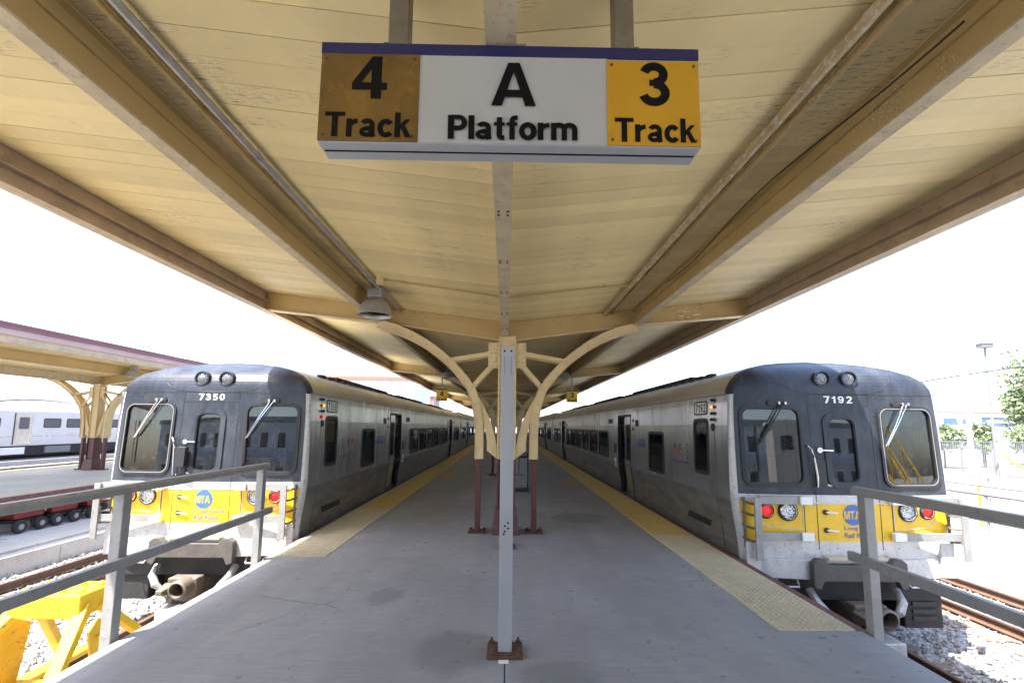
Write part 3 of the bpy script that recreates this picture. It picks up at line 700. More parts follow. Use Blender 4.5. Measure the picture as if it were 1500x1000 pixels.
# ---- bell lamps
def lamp(x, y, zt, label, group='bell lamps under the canopies'):
    t = thing('bell_lamp', label, 'lamp', (x, y, zt), group)
    MB().lathe([(.10,-.18),(.135,-.215),(.19,-.27),(.232,-.345),(.252,-.43),(.262,-.445),(.262,-.462),(.245,-.462),(.22,-.36),(.15,-.25),(.02,-.20)], 28, cap=False).build('bell', 'lamp_bell', t, smooth=True)
    MB().box(-.11, .11, -.09, .09, -.185, -.04).build('ballast_box', 'galvanised', t, bev=.012)
    MB().lathe([(.025,-.05),(.025,.06)], 10).build('stem', 'galvanised', t)
    MB().lathe([(.235,-.42),(.10,-.44),(.01,-.445)], 24, cap=False).build('lens_cover', 'side_glass', t, smooth=True)
    return t
l0 = lamp(-2.05, 6.9, EYE+2.13, 'dusty grey bell lamp hanging from the left soffit before the first column')
for (x, y, lb) in ((2.0, 15.9, 'small bell lamp on the right behind the first column'), (-2.05, 16.0, 'small bell lamp on the left behind the first column'), (-2.05, 25.0, 'tiny far bell lamp along the left soffit'), (-13.9, 17.0, 'grey bell lamp under the neighbouring canopy beside its column')):
    l = copy_tree(l0); l.location = (x, y, EYE+2.13); l['label'] = lb
# ---- main sign
SX, SY, SZ = -.007, 1.75, EYE + 1.144
sg = thing('platform_sign', 'long hanging box sign reading 4 Track, A Platform, 3 Track', 'sign', (SX, SY, SZ))
sg.scale = (1.045, 1, 1.10)
sw, sh, sd = .755, .40, .125
MB().box(-sw, sw, 0, sd, 0, sh).build('sign_box', 'sign_metal', sg, bev=.004)
def sgf(u, v, off): return (u, -off, v)
fr = MB().box(-.362, .385, -.004, -.0005, .002, sh-.045).build('white_panel', 'sign_white', sg)
MB().box(-sw+.001, sw-.001, -.006, -.0005, sh-.046, sh-.001).build('blue_strip', 'sign_blue', sg)
for a, b, mt, top in ((-sw+.004, -.362, 'sign_amber', sh-.048), (.382, sw-.004, 'sign_gold', sh-.055)):
    pl = MB().box(a, b, -.0095, -.0005, .002, top).build('track_panel', mt, sg, bev=.002)
    sc = MB()
    for x in (a+.02, b-.02):
        for z in (.022, top-.02): sc.lathe([(.006,-.0095),(.005,-.013),(.002,-.014)], 8, (x, 0, z), 'y')
    sc.build('screws', 'rust', pl)
for s, kw in (('4', dict(width=.138, height=.172, cx=-.556, z0=.168)), ('Track', dict(width=.335, height=.098, cx=-.556, z0=.016)),
              ('A', dict(width=.176, height=.175, cx=.012, z0=.150)), ('Platform', dict(width=.505, height=.095, cx=.010, z0=.014)),
              ('3', dict(width=.122, height=.176, cx=.570, z0=.160)), ('Track', dict(width=.318, height=.096, cx=.570, z0=.014))):
    glyphs('lettering', s, sgf, 'sign_black', sg, .0108, weight=1.12, gap=.06, **kw)
for x in (-.46, .464):
    MB().box(x-.04, x+.04, .02, .10, sh+.001, sh+.42).build('hanger', 'hanger_steel', sg, bev=.004)
    MB().box(x-.055, x+.055, .01, .11, sh+.001, sh+.018).build('hanger_foot', 'hanger_steel', sg)
MB().box(-.06, .06, .0, .12, sh+.001, sh+.012).build('clamp_plate', 'hanger_steel', sg)
seam = MB().box(-sw+.01, sw-.01, .055, .062, -.0025, .001).build('bottom_seam', 'sign_black', sg)
# ---- small track signs
def small_sign(x, y, num, label):
    t = thing('track_sign', label, 'sign', (x, y, EYE+.88), 'small track number signs')
    MB().box(-.2, .2, 0, .07, 0, .44).build('sign_box', 'sign_metal', t, bev=.004)
    MB().box(-.197, .197, -.004, -.0005, .004, .395).build('sign_face', 'sign_gold_bright', t)
    MB().box(-.198, .198, -.005, -.0005, .397, .438).build('blue_strip', 'sign_blue', t)
    MB().box(-.025, .025, .02, .05, .44, .98).build('hanger', 'galvanised', t)
    f = lambda u, v, off: (u, -off, v)
    glyphs('lettering', num, f, 'sign_black', t, .0055, width=.135, height=.19, cx=0, z0=.17)
    glyphs('lettering', 'Track', f, 'sign_black', t, .0055, width=.35, height=.105, cx=0, z0=.02)
small_sign(-2.35, 16.5, '4', 'small yellow sign reading 4 Track hanging on the left')
small_sign(2.38, 16.5, '3', 'small yellow sign reading 3 Track hanging on the right')

# ---- grey post in the middle
POST_Y = 3.98
gp = thing('grey_post', 'tall grey square steel post on the platform centre line before the columns', 'post', (0, 3.98, 0))
MB().box(-.056, .056, -.056, .056, .026, 2.54).build('tube', 'grey_post', gp, bev=.005)
MB().box(-.145, .145, -.13, .13, .003, .027).build('base_plate', 'rust', gp, bev=.003)
b = MB()
for i in (-1, 1):
    for j in (-1, 1): b.lathe([(.022,.027),(.022,.05),(.01,.05),(.01,.075)], 6, (i*.112, j*.098, 0))
b.build('anchor_bolts', 'rust', gp)
h = MB()
for x, z in ((-.012,1.02),(.016,1.045),(-.012,.975),(.016,1.0),(-.02,.955)): h.lathe([(.0085,-.0562),(.0085,-.0575)], 10, (x, 0, z), 'y')
for x in (-.03, .03):
    for k in range(9): h.lathe([(.004,-.0562),(.004,-.0572)], 8, (x, 0, 2.30+.018*k), 'y')
    h.lathe([(.009,-.0562),(.009,-.058)], 10, (x, 0, 2.50), 'y')
h.build('bolt_holes', 'sign_black', gp)
MB().box(-.05, .03, -.19, -.135, .002, .006).build('paint_chip', 'white_paint', gp)
# old cut-off stub on the centre line
st = MB().box(-.1, .1, -.05, .05, .003, .02); st.lathe([(.022,.02),(.02,.055),(.008,.06)], 8, (.07, 0, 0)); st.lathe([(.022,.02),(.02,.05),(.008,.055)], 8, (-.06, .01, 0))
tag(st.build('anchor_stub', 'rust', None, loc=(.06, 7.2, 0)), 'rusty anchor stub on the floor in front of the first column', 'stub')

# ---- trash bag rack
tb = thing('trash_rack', 'black trash rack with a clear bag behind the first column', 'trash can', (.42, 13.4, 0))
m = MB(); 
for x in (-.22, .22): m.box(x-.02, x+.02, .18, .22, 0, 1.08)
m.box(-.24, .24, -.22, .24, .0, .07); m.build('frame', 'black_iron', tb, bev=.004)
MB().lathe([(.22,.95),(.24,.95),(.24,.98),(.22,.98)], 20, cap=False).build('hoop', 'black_iron', tb)
MB().lathe([(.16,.09),(.21,.16),(.225,.4),(.215,.7),(.225,.95)], 20).build('bag', 'clear_bag', tb, smooth=True)

# ---- railings along the platform edges
def railing(s, posts, yend, label):
    x = s*3.385; t = thing('railing', label, 'railing', (x, posts[0], 0), 'grey railings at the platform edges')
    for y in posts:
        p = MB().box(-.046, .046, y-posts[0]-.046, y-posts[0]+.046, -.55, 1.225).build('post', 'rail_paint', t, bev=.006)
        MB().box(*sorted((-s*.047, -s*.060)), y-posts[0]-.09, y-posts[0]+.09, -.30, -.05).build('mounting_plate', 'rail_paint', p)
    top = [( -.05,1.226),(.05,1.226),(.05,1.275),(.026,1.302),(-.026,1.302),(-.05,1.275)]
    y1 = yend-posts[0]; y0 = -5.5-posts[0]
    MB().prism(top, 'y', y0, y1).build('top_rail', 'rail_paint', t, bev=.004)
    MB().prism([(-s*.048,.605),(-s*.048,.69),(-s*.10,.69),(-s*.10,.605)], 'y', y0, y1+.03).build('middle_rail', 'rail_paint', t, bev=.004)
railing(1, [4.35, 2.05, -.25, -2.55], 4.47, 'grey steel railing along the right platform edge in front of the right train')
railing(-1, [6.46, 4.16, 1.86, -.44, -2.74], 6.60, 'grey steel railing along the left platform edge in front of the left train')

# ================================================================== TRAINS
PROF = [(1.515,-.30),(1.52,-.05),(1.53,.10),(1.555,.32),(1.59,.55),(1.615,.75),(1.62,.90),(1.62,1.40),(1.615,1.85),(1.60,2.20),(1.59,2.32),(1.565,2.42),(1.50,2.53),(1.36,2.655),(1.12,2.76),(.80,2.84),(.42,2.89),(0,2.91)]
def profx(z):
    if z <= PROF[0][1]: return PROF[0][0]
    for (xa, za), (xb, zb) in zip(PROF, PROF[1:]):
        if za <= z <= zb: return xa + (xb-xa)*(z-za)/(zb-za)
    return 0
def fy(x, z):
    y = .11*(x/1.55)**2 + (.08*max(0, z-.8)/1.52)
    if z > 2.32: y += .60*((z-2.32)/.56)**3.0
    return y
def FX(x, z): return x*.955
def FZ(z): return z if z < 2.32 else 2.32 + (z-2.32)*.93
def front(u, v, off): return (u, fy(u, v)-off, v)
def fw(z):                                     # half width of the front face at height z
    zz = z if z < 2.32 else 2.32 + (z-2.32)/.93
    return profx(zz)*.955
LEN = 25.75
WIN = [(.88, 1.40, 1.07, 1.93), (3.02, 3.98, .86, 1.68)] + [(8.25+1.74*i, 9.72+1.74*i, .86, 1.66) for i in range(6)] + [(21.55, 23.0, .86, 1.66), (23.25, 24.7, .86, 1.66)]
DOOR = [(5.60, 6.90), (19.2, 20.5)]
Z12 = 1.265
def make_cab_car(name, label, number, loc, group, sp):
    t = thing(name, label, 'train car', loc, group)
    UP = (0, 0, Z12)
    def P(mb, nm, mat, **k): return mb.build(nm, mat, t, loc=UP, **k)
    common = []
    # ---- side walls with real openings
    for sx in (-1, 1):
        def side(u, v, off): return (sx*(profx(v)+off), u, v)
        ys = sorted({.20, LEN} | {a for w in WIN for a in w[:2]} | {a for d in DOOR for a in d} | {4.75, 7.55, 13.35, 18.7})
        zs = sorted({-.30,-.05,.10,.32,.55,.75,.90,1.2,1.40,1.85,2.10,2.20,2.32} | {a for w in WIN for a in w[2:]})
        hi, lo = MB(), MB()
        for ya, yb in zip(ys, ys[1:]):
            for za, zb in zip(zs, zs[1:]):
                yc, zc = (ya+yb)/2, (za+zb)/2
                if any(w[0] < yc < w[1] and w[2] < zc < w[3] for w in WIN): continue
                if any(d[0] < yc < d[1] and -.05 < zc < 2.10 for d in DOOR): continue
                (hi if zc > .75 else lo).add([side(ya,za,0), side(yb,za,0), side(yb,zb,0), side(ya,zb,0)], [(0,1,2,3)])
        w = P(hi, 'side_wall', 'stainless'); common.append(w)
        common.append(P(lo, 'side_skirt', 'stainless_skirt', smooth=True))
        bd = MB()                               # belt rail, gutter line, panel seams
        for z, hgt, o in ((.742, .014, .006), (1.84, .006, .002), (2.318, .012, .008)):
            plate(bd, side, [(.22, z), (LEN-.02, z), (LEN-.02, z+hgt), (.22, z+hgt)], -.004, o)
        common.append(P(bd, 'body_bead', 'stainless_skirt'))
        sm = MB()
        for y in (4.75, 7.55, 13.35, 18.7, .62):
            for za, zb in ((-.05,.32),(.32,.55),(.55,.74),(.76,1.4),(1.4,1.83),(1.85,2.31)):
                plate(sm, side, [(y, za), (y+.008, za), (y+.008, zb), (y, zb)], -.002, .0015)
        common.append(P(sm, 'panel_seam', 'gasket'))
        for i, (a, b_, c, d) in enumerate(WIN):
            f = MB(); ring(f, side, rrect(a-.035, b_+.035, c-.035, d+.035, .11), rrect(a+.025, b_-.025, c+.025, d-.025, .085), -.01, .012)
            fo = P(f, 'window', 'gasket', smooth=True); common.append(fo)
            p = MB(); plate(p, side, rrect(a+.005, b_-.005, c+.005, d-.005, .09), -.012, -.008); p.build('pane', 'side_glass', fo, smooth=True)
        for (a, b_) in DOOR:
            fr_ = MB()
            for y0_, y1_ in ((a-.05, a), (b_, b_+.05)):
                for za, zb in ((-.05,.10),(.10,.32),(.32,.55),(.55,.75),(.75,1.4),(1.4,2.10)):
                    plate(fr_, side, [(y0_, za), (y1_, za), (y1_, zb), (y0_, zb)], -.09, .008)
            plate(fr_, side, [(a-.05, 2.10), (b_+.05, 2.10), (b_+.05, 2.15), (a-.05, 2.15)], -.09, .008)
            common.append(P(fr_, 'door_frame', 'gasket'))
            leaf = MB(); y0_, y1_ = a, a+.78; wa, wb, wc, wd = y0_+.14, y1_-.12, .92, 1.86
            for ya, yb, za, zb in ((y0_,y1_,-.04,.10),(y0_,y1_,.10,.32),(y0_,y1_,.32,.55),(y0_,y1_,.55,.75),(y0_,y1_,.75,wc),(y0_,wa,wc,wd),(wb,y1_,wc,wd),(y0_,y1_,wd,2.10)):
                plate(leaf, side, [(ya, za), (yb, za), (yb, zb), (ya, zb)], -.085, -.055)
            lf = P(leaf, 'door_leaf', 'stainless'); common.append(lf)
            fm = MB(); ring(fm, side, rrect(wa-.02, wb+.02, wc-.02, wd+.02, .08), rrect(wa+.02, wb-.02, wc+.02, wd-.02, .06), -.06, -.045)
            fm.build('window_gasket', 'gasket', lf); pn = MB(); plate(pn, side, rrect(wa, wb, wc, wd, .07), -.075, -.07); pn.build('pane', 'side_glass', lf)
            sl_ = MB(); plate(sl_, side, [(a-.02,-.09),(b_+.02,-.09),(b_+.02,-.045),(a-.02,-.045)], -.2, .02); common.append(P(sl_, 'door_sill', 'anticlimber'))
            # door indicator lamps and side speaker
            q = MB()
            for z in (1.98, 1.80): q.lathe([(.045,0),(.045,.02),(.03,.035)], 12, (0,0,0), 'x'); 
            q.v = []; q.f = []
            for z in (1.98, 1.76):
                lp = MB().lathe([(.045,-.005),(.045,.015),(.028,.03)], 12, (0,0,0), 'x')
                q.add([(sx*(profx(z)+p_[0]), p_[1]+a-.30, p_[2]+z) for p_ in lp.v], lp.f)
            common.append(P(q, 'door_lamp', 'tail_red' if False else 'decal_red'))
            gr = MB(); plate(gr, side, rrect(a-.78, a-.50, 1.83, 1.99, .02), -.002, .006); common.append(P(gr, 'speaker_grille', 'gasket'))
            ds = MB(); ring(ds, side, rrect(b_+.75, b_+1.25, 1.92, 2.06, .03), rrect(b_+.78, b_+1.22, 1.95, 2.03, .02), -.002, .012); dd = P(ds, 'destination_sign', 'gasket'); common.append(dd)
            dp = MB(); plate(dp, side, rrect(b_+.77, b_+1.23, 1.94, 2.04, .02), -.002, .005); dp.build('display', 'side_glass' if False else 'interior_dark', dd)
            cl = MB(); plate(cl, side, rrect(b_+.28, b_+.52, .62, .88, .01), 0, .004); common.append(P(cl, 'notice', 'white_paint'))
            ctl = MB(); plate(ctl, side, rrect(b_+.28, b_+.46, 1.02, 1.30, .03), 0, .012); common.append(P(ctl, 'door_control', 'gasket'))
        # vent near the front, access hatch
        vt = MB(); ring(vt, side, [(1.0,.16),(2.1,.16),(1.95,.34),(.9,.34)], [(1.06,.19),(2.02,.19),(1.90,.31),(.96,.31)], -.003, .006); vo_ = P(vt, 'vent', 'stainless_skirt'); common.append(vo_)
        lv = MB(); plate(lv, side, [(1.06,.19),(2.02,.19),(1.90,.31),(.96,.31)], -.01, .002); lv.build('vent_grille', 'gasket', vo_)
        # cab side lights, number plate
        if sx == sp:
            np_ = MB(); ring(np_, side, rrect(.88, 1.40, 2.025, 2.255, .05), rrect(.905, 1.375, 2.05, 2.23, .04), -.002, .008); nb = P(np_, 'number_plate', 'gasket')
            bgp = MB(); plate(bgp, side, rrect(.895, 1.385, 2.04, 2.24, .04), -.002, .004); bgp.build('plate_face', 'white_paint', nb)
            k = -sx if False else (1 if sx < 0 else -1)
            fn = lambda u, v, off: side(1.14 + (-u if sx < 0 else u), v, off)
            glyphs('number_lettering', number, fn, 'sign_black', nb, .0055, width=.40, height=.145, cx=0, z0=2.067, gap=.18)
            for i, (z, mt) in enumerate(((2.25,'gasket'),(2.14,'marker_amber'),(2.04,'gasket'),(1.94,'marker_red' if number == '7350' else 'gasket'))):
                l_ = MB().cbox((sx*(profx(z)+.012), .66, z), (.028, .10, .045)); hsg = P(l_, 'marker_light', 'gasket', bev=.006)
                c_ = MB().lathe([(.026,0),(.024,.018),(.012,.03)], 12, (0,0,0), 'x'); c2 = MB().add([(sx*(profx(z)+.026+p_[0]), .66+p_[1], z+p_[2]) for p_ in c_.v], c_.f); c2.build('lens', mt, hsg, smooth=True)
            key = MB().lathe([(.06,-.002),(.06,.012),(.045,.018)], 16, (0,0,0), 'x'); k2 = MB().add([(sx*(profx(1.82)+p_[0]), .68+p_[1], 1.82+p_[2]) for p_ in key.v], key.f); P(k2, 'crew_button', 'gasket')
            # decal of crossed flags with stars and a line of lettering; faint blue logo
            dc = MB()
            for j in range(4):
                for q_ in (0, 1):
                    u0 = 2.02 + q_*.24; plate(dc, side, [(u0, 1.24+j*.05), (u0+.19, 1.27+j*.05+(.03 if q_ else -.03)), (u0+.19, 1.295+j*.05+(.03 if q_ else -.03)), (u0, 1.265+j*.05)], 0, .002)
            P(dc, 'flag_decal', 'decal_red')
            dc = MB()
            for q_ in (0, 1): plate(dc, side, [(2.06+q_*.24, 1.40), (2.16+q_*.24, 1.42), (2.15+q_*.24, 1.52), (2.05+q_*.24, 1.50)], 0, .003)
            for j in range(5): plate(dc, side, [(1.72+.07*(j % 2), 1.24+.06*j), (1.76+.07*(j % 2), 1.24+.06*j), (1.76+.07*(j % 2), 1.28+.06*j), (1.72+.07*(j % 2), 1.28+.06*j)], 0, .002)
            P(dc, 'star_decal', 'decal_dark')
            fn2 = lambda u, v, off: side(2.1 + (-u if sx < 0 else u), v, off)
            d_ = lettering('decal_lettering', 'WE SERVE WITH PRIDE', fn2, 'decal_dark', t, .003, width=.9, height=.055, cx=0, z0=1.14, bold=.01); d_.location = UP
            fn3 = lambda u, v, off: side(4.55 + (-u if sx < 0 else u), v, off)
            d_ = glyphs('side_logo', 'MTA', fn3, 'decal_blue', t, .003, width=.6, height=.2, cx=0, z0=1.32); d_.location = UP
    # ---- roof
    rp = [p for p in PROF if p[1] >= 2.32]; full = [(-x, z) for x, z in rp] + [(x, z) for x, z in rp[::-1]][1:]
    def loft(loops, mb):
        n = len(loops[0]); vs = [p for L in loops for p in L]; fs = []
        for i in range(len(loops)-1):
            for k in range(n-1): fs.append((i*n+k, i*n+k+1, (i+1)*n+k+1, (i+1)*n+k))
        return mb.add(vs, fs)
    rf = loft([[(x, y, z) for x, z in full] for y in (1.05, LEN)], MB()); common.append(P(rf, 'roof', 'stainless_roof', smooth=True))
    ru = MB()
    for y in (3.2, 9.5, 16.5): common.append(P(MB().box(-.92, .92, y, y+4.6, 2.70, 2.915), 'roof_unit', 'underframe', bev=.03))
    rr = MB()
    for sx in (-1, 1):
        for y in np.arange(1.6, 24, .42): rr.box(sx*1.14-.05, sx*1.14+.05, y, y+.25, 2.74, 2.80)
    common.append(tag(P(rr, 'roof_rib', 'underframe'), None, None, kind='stuff'))
    # ---- front cap lofts: corner posts (silver) and visor cap (dark)
    def loop_pts(f, zf, dy, pts, base_y=None):
        out = []
        for x, z in pts:
            X = x*f; Z = z if z < 2.32 else 2.32+(z-2.32)*zf
            yy = fy(x*.955, z if z < 2.32 else 2.32+(z-2.32)*.93) + dy if base_y is None else base_y
            out.append((X, yy, Z))
        return out
    lowp = [p for p in PROF if p[1] <= 2.32]
    for sx in (-1, 1):
        pts = [(sx*x, z) for x, z in lowp]
        L = [loop_pts(.952, .93, -.004, pts), loop_pts(.966, .945, .006, pts), loop_pts(.982, .97, .035, pts), loop_pts(.994, .99, .075, pts), loop_pts(1.0, 1.0, 0, pts, .21)]
        cp_ = P(loft(L, MB()), 'corner_post', 'front_silver', smooth=True)
    pts = full
    L = [loop_pts(.955, .93, 0, pts), loop_pts(.97, .95, .012, pts), loop_pts(.985, .975, .05, pts), loop_pts(.997, .995, .12, pts)]
    P(loft(L, MB()), 'visor_rim', 'mask_blue', smooth=True)
    L = [loop_pts(.997, .995, .12, pts), [(x, max(1.05, 0), z) for x, z in pts]]
    eav = loft(L, MB()); P(eav, 'roof_nose', 'stainless_roof', smooth=True)
    # ---- front face patches (rows of constant z)
    def face(z_list, xs_rel, name, mat, holes=(), off=0.0, rel=False):
        mb = MB()
        for za, zb in zip(z_list, z_list[1:]):
            wa, wb = fw(za), fw(zb)
            ca = [max(-wa, min(wa, x)) if not rel else x*wa for x in xs_rel]; cb = [max(-wb, min(wb, x)) if not rel else x*wb for x in xs_rel]
            for i in range(len(xs_rel)-1):
                xc, zc = (ca[i]+ca[i+1])/2, (za+zb)/2
                if any(h[0] < xc < h[1] and h[2] < zc < h[3] for h in holes): continue
                mb.add([front(ca[i],za,off), front(ca[i+1],za,off), front(cb[i+1],zb,off), front(cb[i],zb,off)], [(0,1,2,3)])
        return P(mb, name, mat, smooth=True)
    cols = [-9,-1.41,-1.2,-.98,-.8,-.62,-.44,-.21,0,.21,.44,.62,.8,.98,1.2,1.41,9]
    holes = [(-1.41,-.62,1.03,2.09), (.62,1.41,1.03,2.09), (-.21,.21,1.03,1.98)]
    face([.86, 1.03, 1.3, 1.6, 1.98, 2.09, 2.315], cols, 'front_mask', 'mask_blue', holes)
    zz = [2.32 + .93*(z-2.32) for z in (2.32,2.37,2.42,2.475,2.53,2.59,2.655,2.71,2.76,2.80,2.84,2.865,2.89,2.908)]
    face(zz, [i/12 for i in range(-12, 13)], 'visor', 'mask_blue', rel=True)
    face([.765, .86], cols, 'silver_strip', 'front_silver')
    face([.215, .4, .6, .765], cols, 'yellow_band', 'train_yellow')
    face([-.03, .1, .215], cols, 'lower_panel', 'front_silver')
    # skirt box protruding a little
    sk = MB(); pr = [(-1.48,.10),(-1.2,.03),(-.6,-.04),(.6,-.04),(1.2,.03),(1.48,.10),(1.48,.22),(-1.48,.22)]
    sk.prism(pr, 'z', -.30, -.03); P(sk, 'front_skirt', 'front_silver', bev=.01)
    # seams: visor line, curved light-hood line, door outline
    sm = MB()
    def line(p, q, w=.010, o=.003, n=1, name=None):
        for k in range(n):
            a = Vector(p).lerp(Vector(q), k/n); b2 = Vector(p).lerp(Vector(q), (k+1)/n); d = (b2-a).normalized(); nn = Vector((-d.y, d.x))*w/2
            plate(sm, front, [tuple(a+nn), tuple(b2+nn), tuple(b2-nn), tuple(a-nn)], -.004, o)
    line((-1.5, 2.318), (-.46, 2.318), n=5); line((.46, 2.318), (1.5, 2.318), n=5)
    line((-.46, .10), (-.46, 2.318), n=6); line((.46, .10), (.46, 2.318), n=6); line((-.46, 2.165), (.46, 2.165), n=3)
    cv = [(-.97,2.76),(-.93,2.62),(-.82,2.48),(-.70,2.39),(-.55,2.345),(-.3,2.33),(.3,2.33),(.55,2.345),(.70,2.39),(.82,2.48),(.93,2.62),(.97,2.74)]
    for a, b_ in zip(cv, cv[1:]): line(a, b_, .012, .003)
    line((-.64, .27), (-.64, .74)); line((.64, .27), (.64, .74))
    P(sm, 'panel_seam', 'gasket')
    sv = MB(); sm = sv
    for s in (-1, 1):
        line((s*.66, .36), (s*1.15, .40), .012, .005); line((s*1.15, .40), (s*1.34, .50), .012, .005); line((s*.66, .36), (s*.66, .74), .010, .005)
    line((-1.36, .745), (1.36, .745), .02, .006, 8)
    P(sv, 'silver_trim', 'front_silver')
    bl = MB()
    for x in np.linspace(.54, 1.42, 6):
        for s in (-1, 1): bl.lathe([(.009,.002),(.008,-.004),(.003,-.006)], 8, front(s*x, 2.285, 0), 'y')
    for z in np.linspace(.95, 2.2, 8):
        for s in (-1, 1): bl.lathe([(.008,.002),(.007,-.004),(.003,-.006)], 8, front(s*.505, z, 0), 'y')
    for s in (-1, 1):
        for x, z in ((.50,.72),(.60,.72),(.50,.28),(.60,.28),(1.30,.30),(1.0,.12),(.7,.12),(1.3,.12),(.2,.12)): bl.lathe([(.008,.002),(.007,-.004),(.003,-.006)], 8, front(s*x, z, 0), 'y')
    tag(P(bl, 'panel_bolts', 'anticlimber', smooth=True), None, None, kind='stuff')
    # ---- cab windows
    for s in (-1, 1):
        a, b_ = sorted((s*.565, s*1.465))
        f = MB(); ring(f, front, rrect(a, b_, .965, 2.15, .15, 7), rrect(a+.055, b_-.055, 1.02, 2.095, .11, 7), -.02, .022)
        wo = P(f, 'cab_window', 'gasket', smooth=True)
        f2 = MB(); ring(f2, front, rrect(a+.034, b_-.034, .999, 2.116, .125, 7), rrect(a+.042, b_-.042, 1.007, 2.108, .12, 7), .01, .025); f2.build('frame_trim', 'lamp_bell' if s*sp < 0 else 'gasket', wo, smooth=True)
        pn = MB(); pane_grid(pn, front, a+.05, b_-.05, 1.015, 2.10, .11, -.008); face_out(pn.build('pane', 'windscreen', wo, smooth=True))
        # wiper
        px, pz = s*.93 + .05, 2.185; ex, ez = s*.93 - .30, 1.56
        wp = MB().tube([front(px, pz, .045), front((px+ex)/2, (pz+ez)/2, .055), front(ex, ez, .03)], .010, 6)
        wp.tube([front(px+.05, pz-.01, .05), front((px+ex)/2+.03, (pz+ez)/2, .06), front(ex+.03, ez+.02, .035)], .008, 6)
        w_ = P(wp, 'wiper', 'chrome' if s*sp < 0 or number == '7350' else 'gasket')
        MB().tube([front(ex-.005, ez+.28, .026), front(ex+.01, ez-.40, .022)], .009, 6).build('blade', 'rubber', w_)
        mo = MB(); plate(mo, front, rrect(px-.17, px+.13, pz-.04, pz+.045, .04), -.01, .03); mo.build('motor_cover', 'gasket', w_, smooth=True)
        pv = MB()
        for dx in (0, .09): pv.lathe([(.022,0),(.022,-.03),(.012,-.036)], 10, front(px+dx-.02, pz, .03), 'y')
        pv.build('pivot', 'chrome', w_)
    # ---- end door
    dr = MB(); plate(dr, front, rrect(-.445, .445, .10, 2.155, .02), -.02, -.016)
    f = MB(); ring(f, front, rrect(-.275, .275, .955, 2.045, .16, 7), rrect(-.20, .20, 1.03, 1.97, .12, 7), -.03, .02); ed = P(f, 'end_door', 'mask_blue', smooth=True)
    f = MB(); ring(f, front, rrect(-.205, .205, 1.025, 1.975, .12, 7), rrect(-.185, .185, 1.045, 1.955, .11, 7), -.03, .012); f.build('window_gasket', 'gasket', ed)
    pn = MB(); pane_grid(pn, front, -.20, .20, 1.03, 1.97, .12, -.018); face_out(pn.build('pane', 'windscreen', ed, smooth=True))
    hd = MB().lathe([(.04,0),(.04,-.02)], 12, front(-.35, 1.50, 0), 'y'); hd.tube([front(-.35, 1.50, .03), front(-.17, 1.495, .035)], .013, 8); hd.build('handle', 'chrome', ed)
    pb = MB(); plate(pb, front, rrect(-.44, -.29, .98, 1.36, .015), 0, .02); pb.build('step_panel', 'gasket', ed)
    hb = MB().box(-.31, -.25, -.03, .06, .93, 1.10); hb.v = [(x, y+.06, z) for x, y, z in hb.v]; hb.tube([(-.28, .015, 1.0), (-.13, .02, .985)], .013, 8); hb.build('latch', 'white_paint', ed)
    for z in (.62, .37):
        l_ = MB().lathe([(.038,.0),(.038,-.012)], 12, front(-.345, z, .003), 'y'); ll = P(l_, 'lock', 'gasket'); MB().tube([front(-.345, z, .02), front(-.19, z-.01, .03)], .013, 8).build('lock_handle', 'white_paint', ll)
    gh = MB().tube([front(-.545, 1.56, 0), front(-.54, 1.56, .05), front(-.50, 1.50, .07), front(-.48, 1.40, .07), front(-.455, 1.12, .07), front(-.46, .98, .06), front(-.47, .95, 0)], .013, 8); P(gh, 'grab_handle', 'chrome', smooth=True)
    if number == '7350':
        mi = MB(); plate(mi, front, rrect(-.40, -.25, 1.10, 1.42, .02), .05, .13); P(mi, 'mirror', 'gasket', bev=.01)
    # ---- numerals, logo, lettering
    d_ = glyphs('number_lettering', number, front, 'white_paint', t, .004, width=.43, height=.105, cx=.0, z0=2.19, gap=.22); d_.location = UP
    lg = MB(); plate(lg, front, [(.05+.145*math.cos(a), .585+.145*math.sin(a)) for a in np.linspace(0, 2*math.pi, 33)[:-1]], -.002, .004); lo_ = P(lg, 'logo_disc', 'logo_blue')
    glyphs('logo_lettering', 'MTA', front, 'train_yellow', lo_, .0055, width=.235, height=.115, cx=.035, z0=.525, gap=.04)
    for s_, z in (('Long Island', .36), ('Rail Road', .265)):
        d_ = lettering('road_lettering', s_, front, 'letter_violet', t, .004, width=.46 if s_[0] == 'L' else .38, height=.07, cx=-.09, z0=z, bold=.02, align='LEFT'); d_.location = UP
    # ---- lamps
    for s in (-1, 1):
        for x, r_, mt, nm in ((s*.87, .105, 'lens', 'headlight'), (s*1.175, .078, 'tail_red', 'tail_light')):
            q = MB(); o = front(x, .63, 0); q.lathe([(r_+.035,.02),(r_+.035,-.02),(r_+.01,-.032),(r_,-.02),(r_,.0)], 28, o, 'y', cap=False); hq = P(q, nm, 'gasket', smooth=True)
            q = MB(); q.lathe([(r_+.018,-.028),(r_+.006,-.036),(r_,-.022)], 28, o, 'y', cap=False); q.build('bezel', 'chrome', hq, smooth=True)
            q = MB(); q.lathe([(r_,-.012),(r_*.75,-.020),(r_*.4,-.025),(.004,-.027)], 24, o, 'y', cap=False); q.build('lens', mt, hq, smooth=True)
        x = s*.205; o = front(x, 2.555, 0)
        q = MB(); q.lathe([(.13,.06),(.122,-.01),(.104,-.012),(.10,.03)], 28, (o[0], o[1]-.045, o[2]), 'y', cap=False); hq = P(q, 'roof_headlight', 'mask_blue', smooth=True)
        q = MB(); q.lathe([(.10,.0),(.07,-.02),(.004,-.03)], 24, (o[0], o[1]-.025, o[2]), 'y', cap=False); q.build('lens', 'lens_dim', hq, smooth=True)
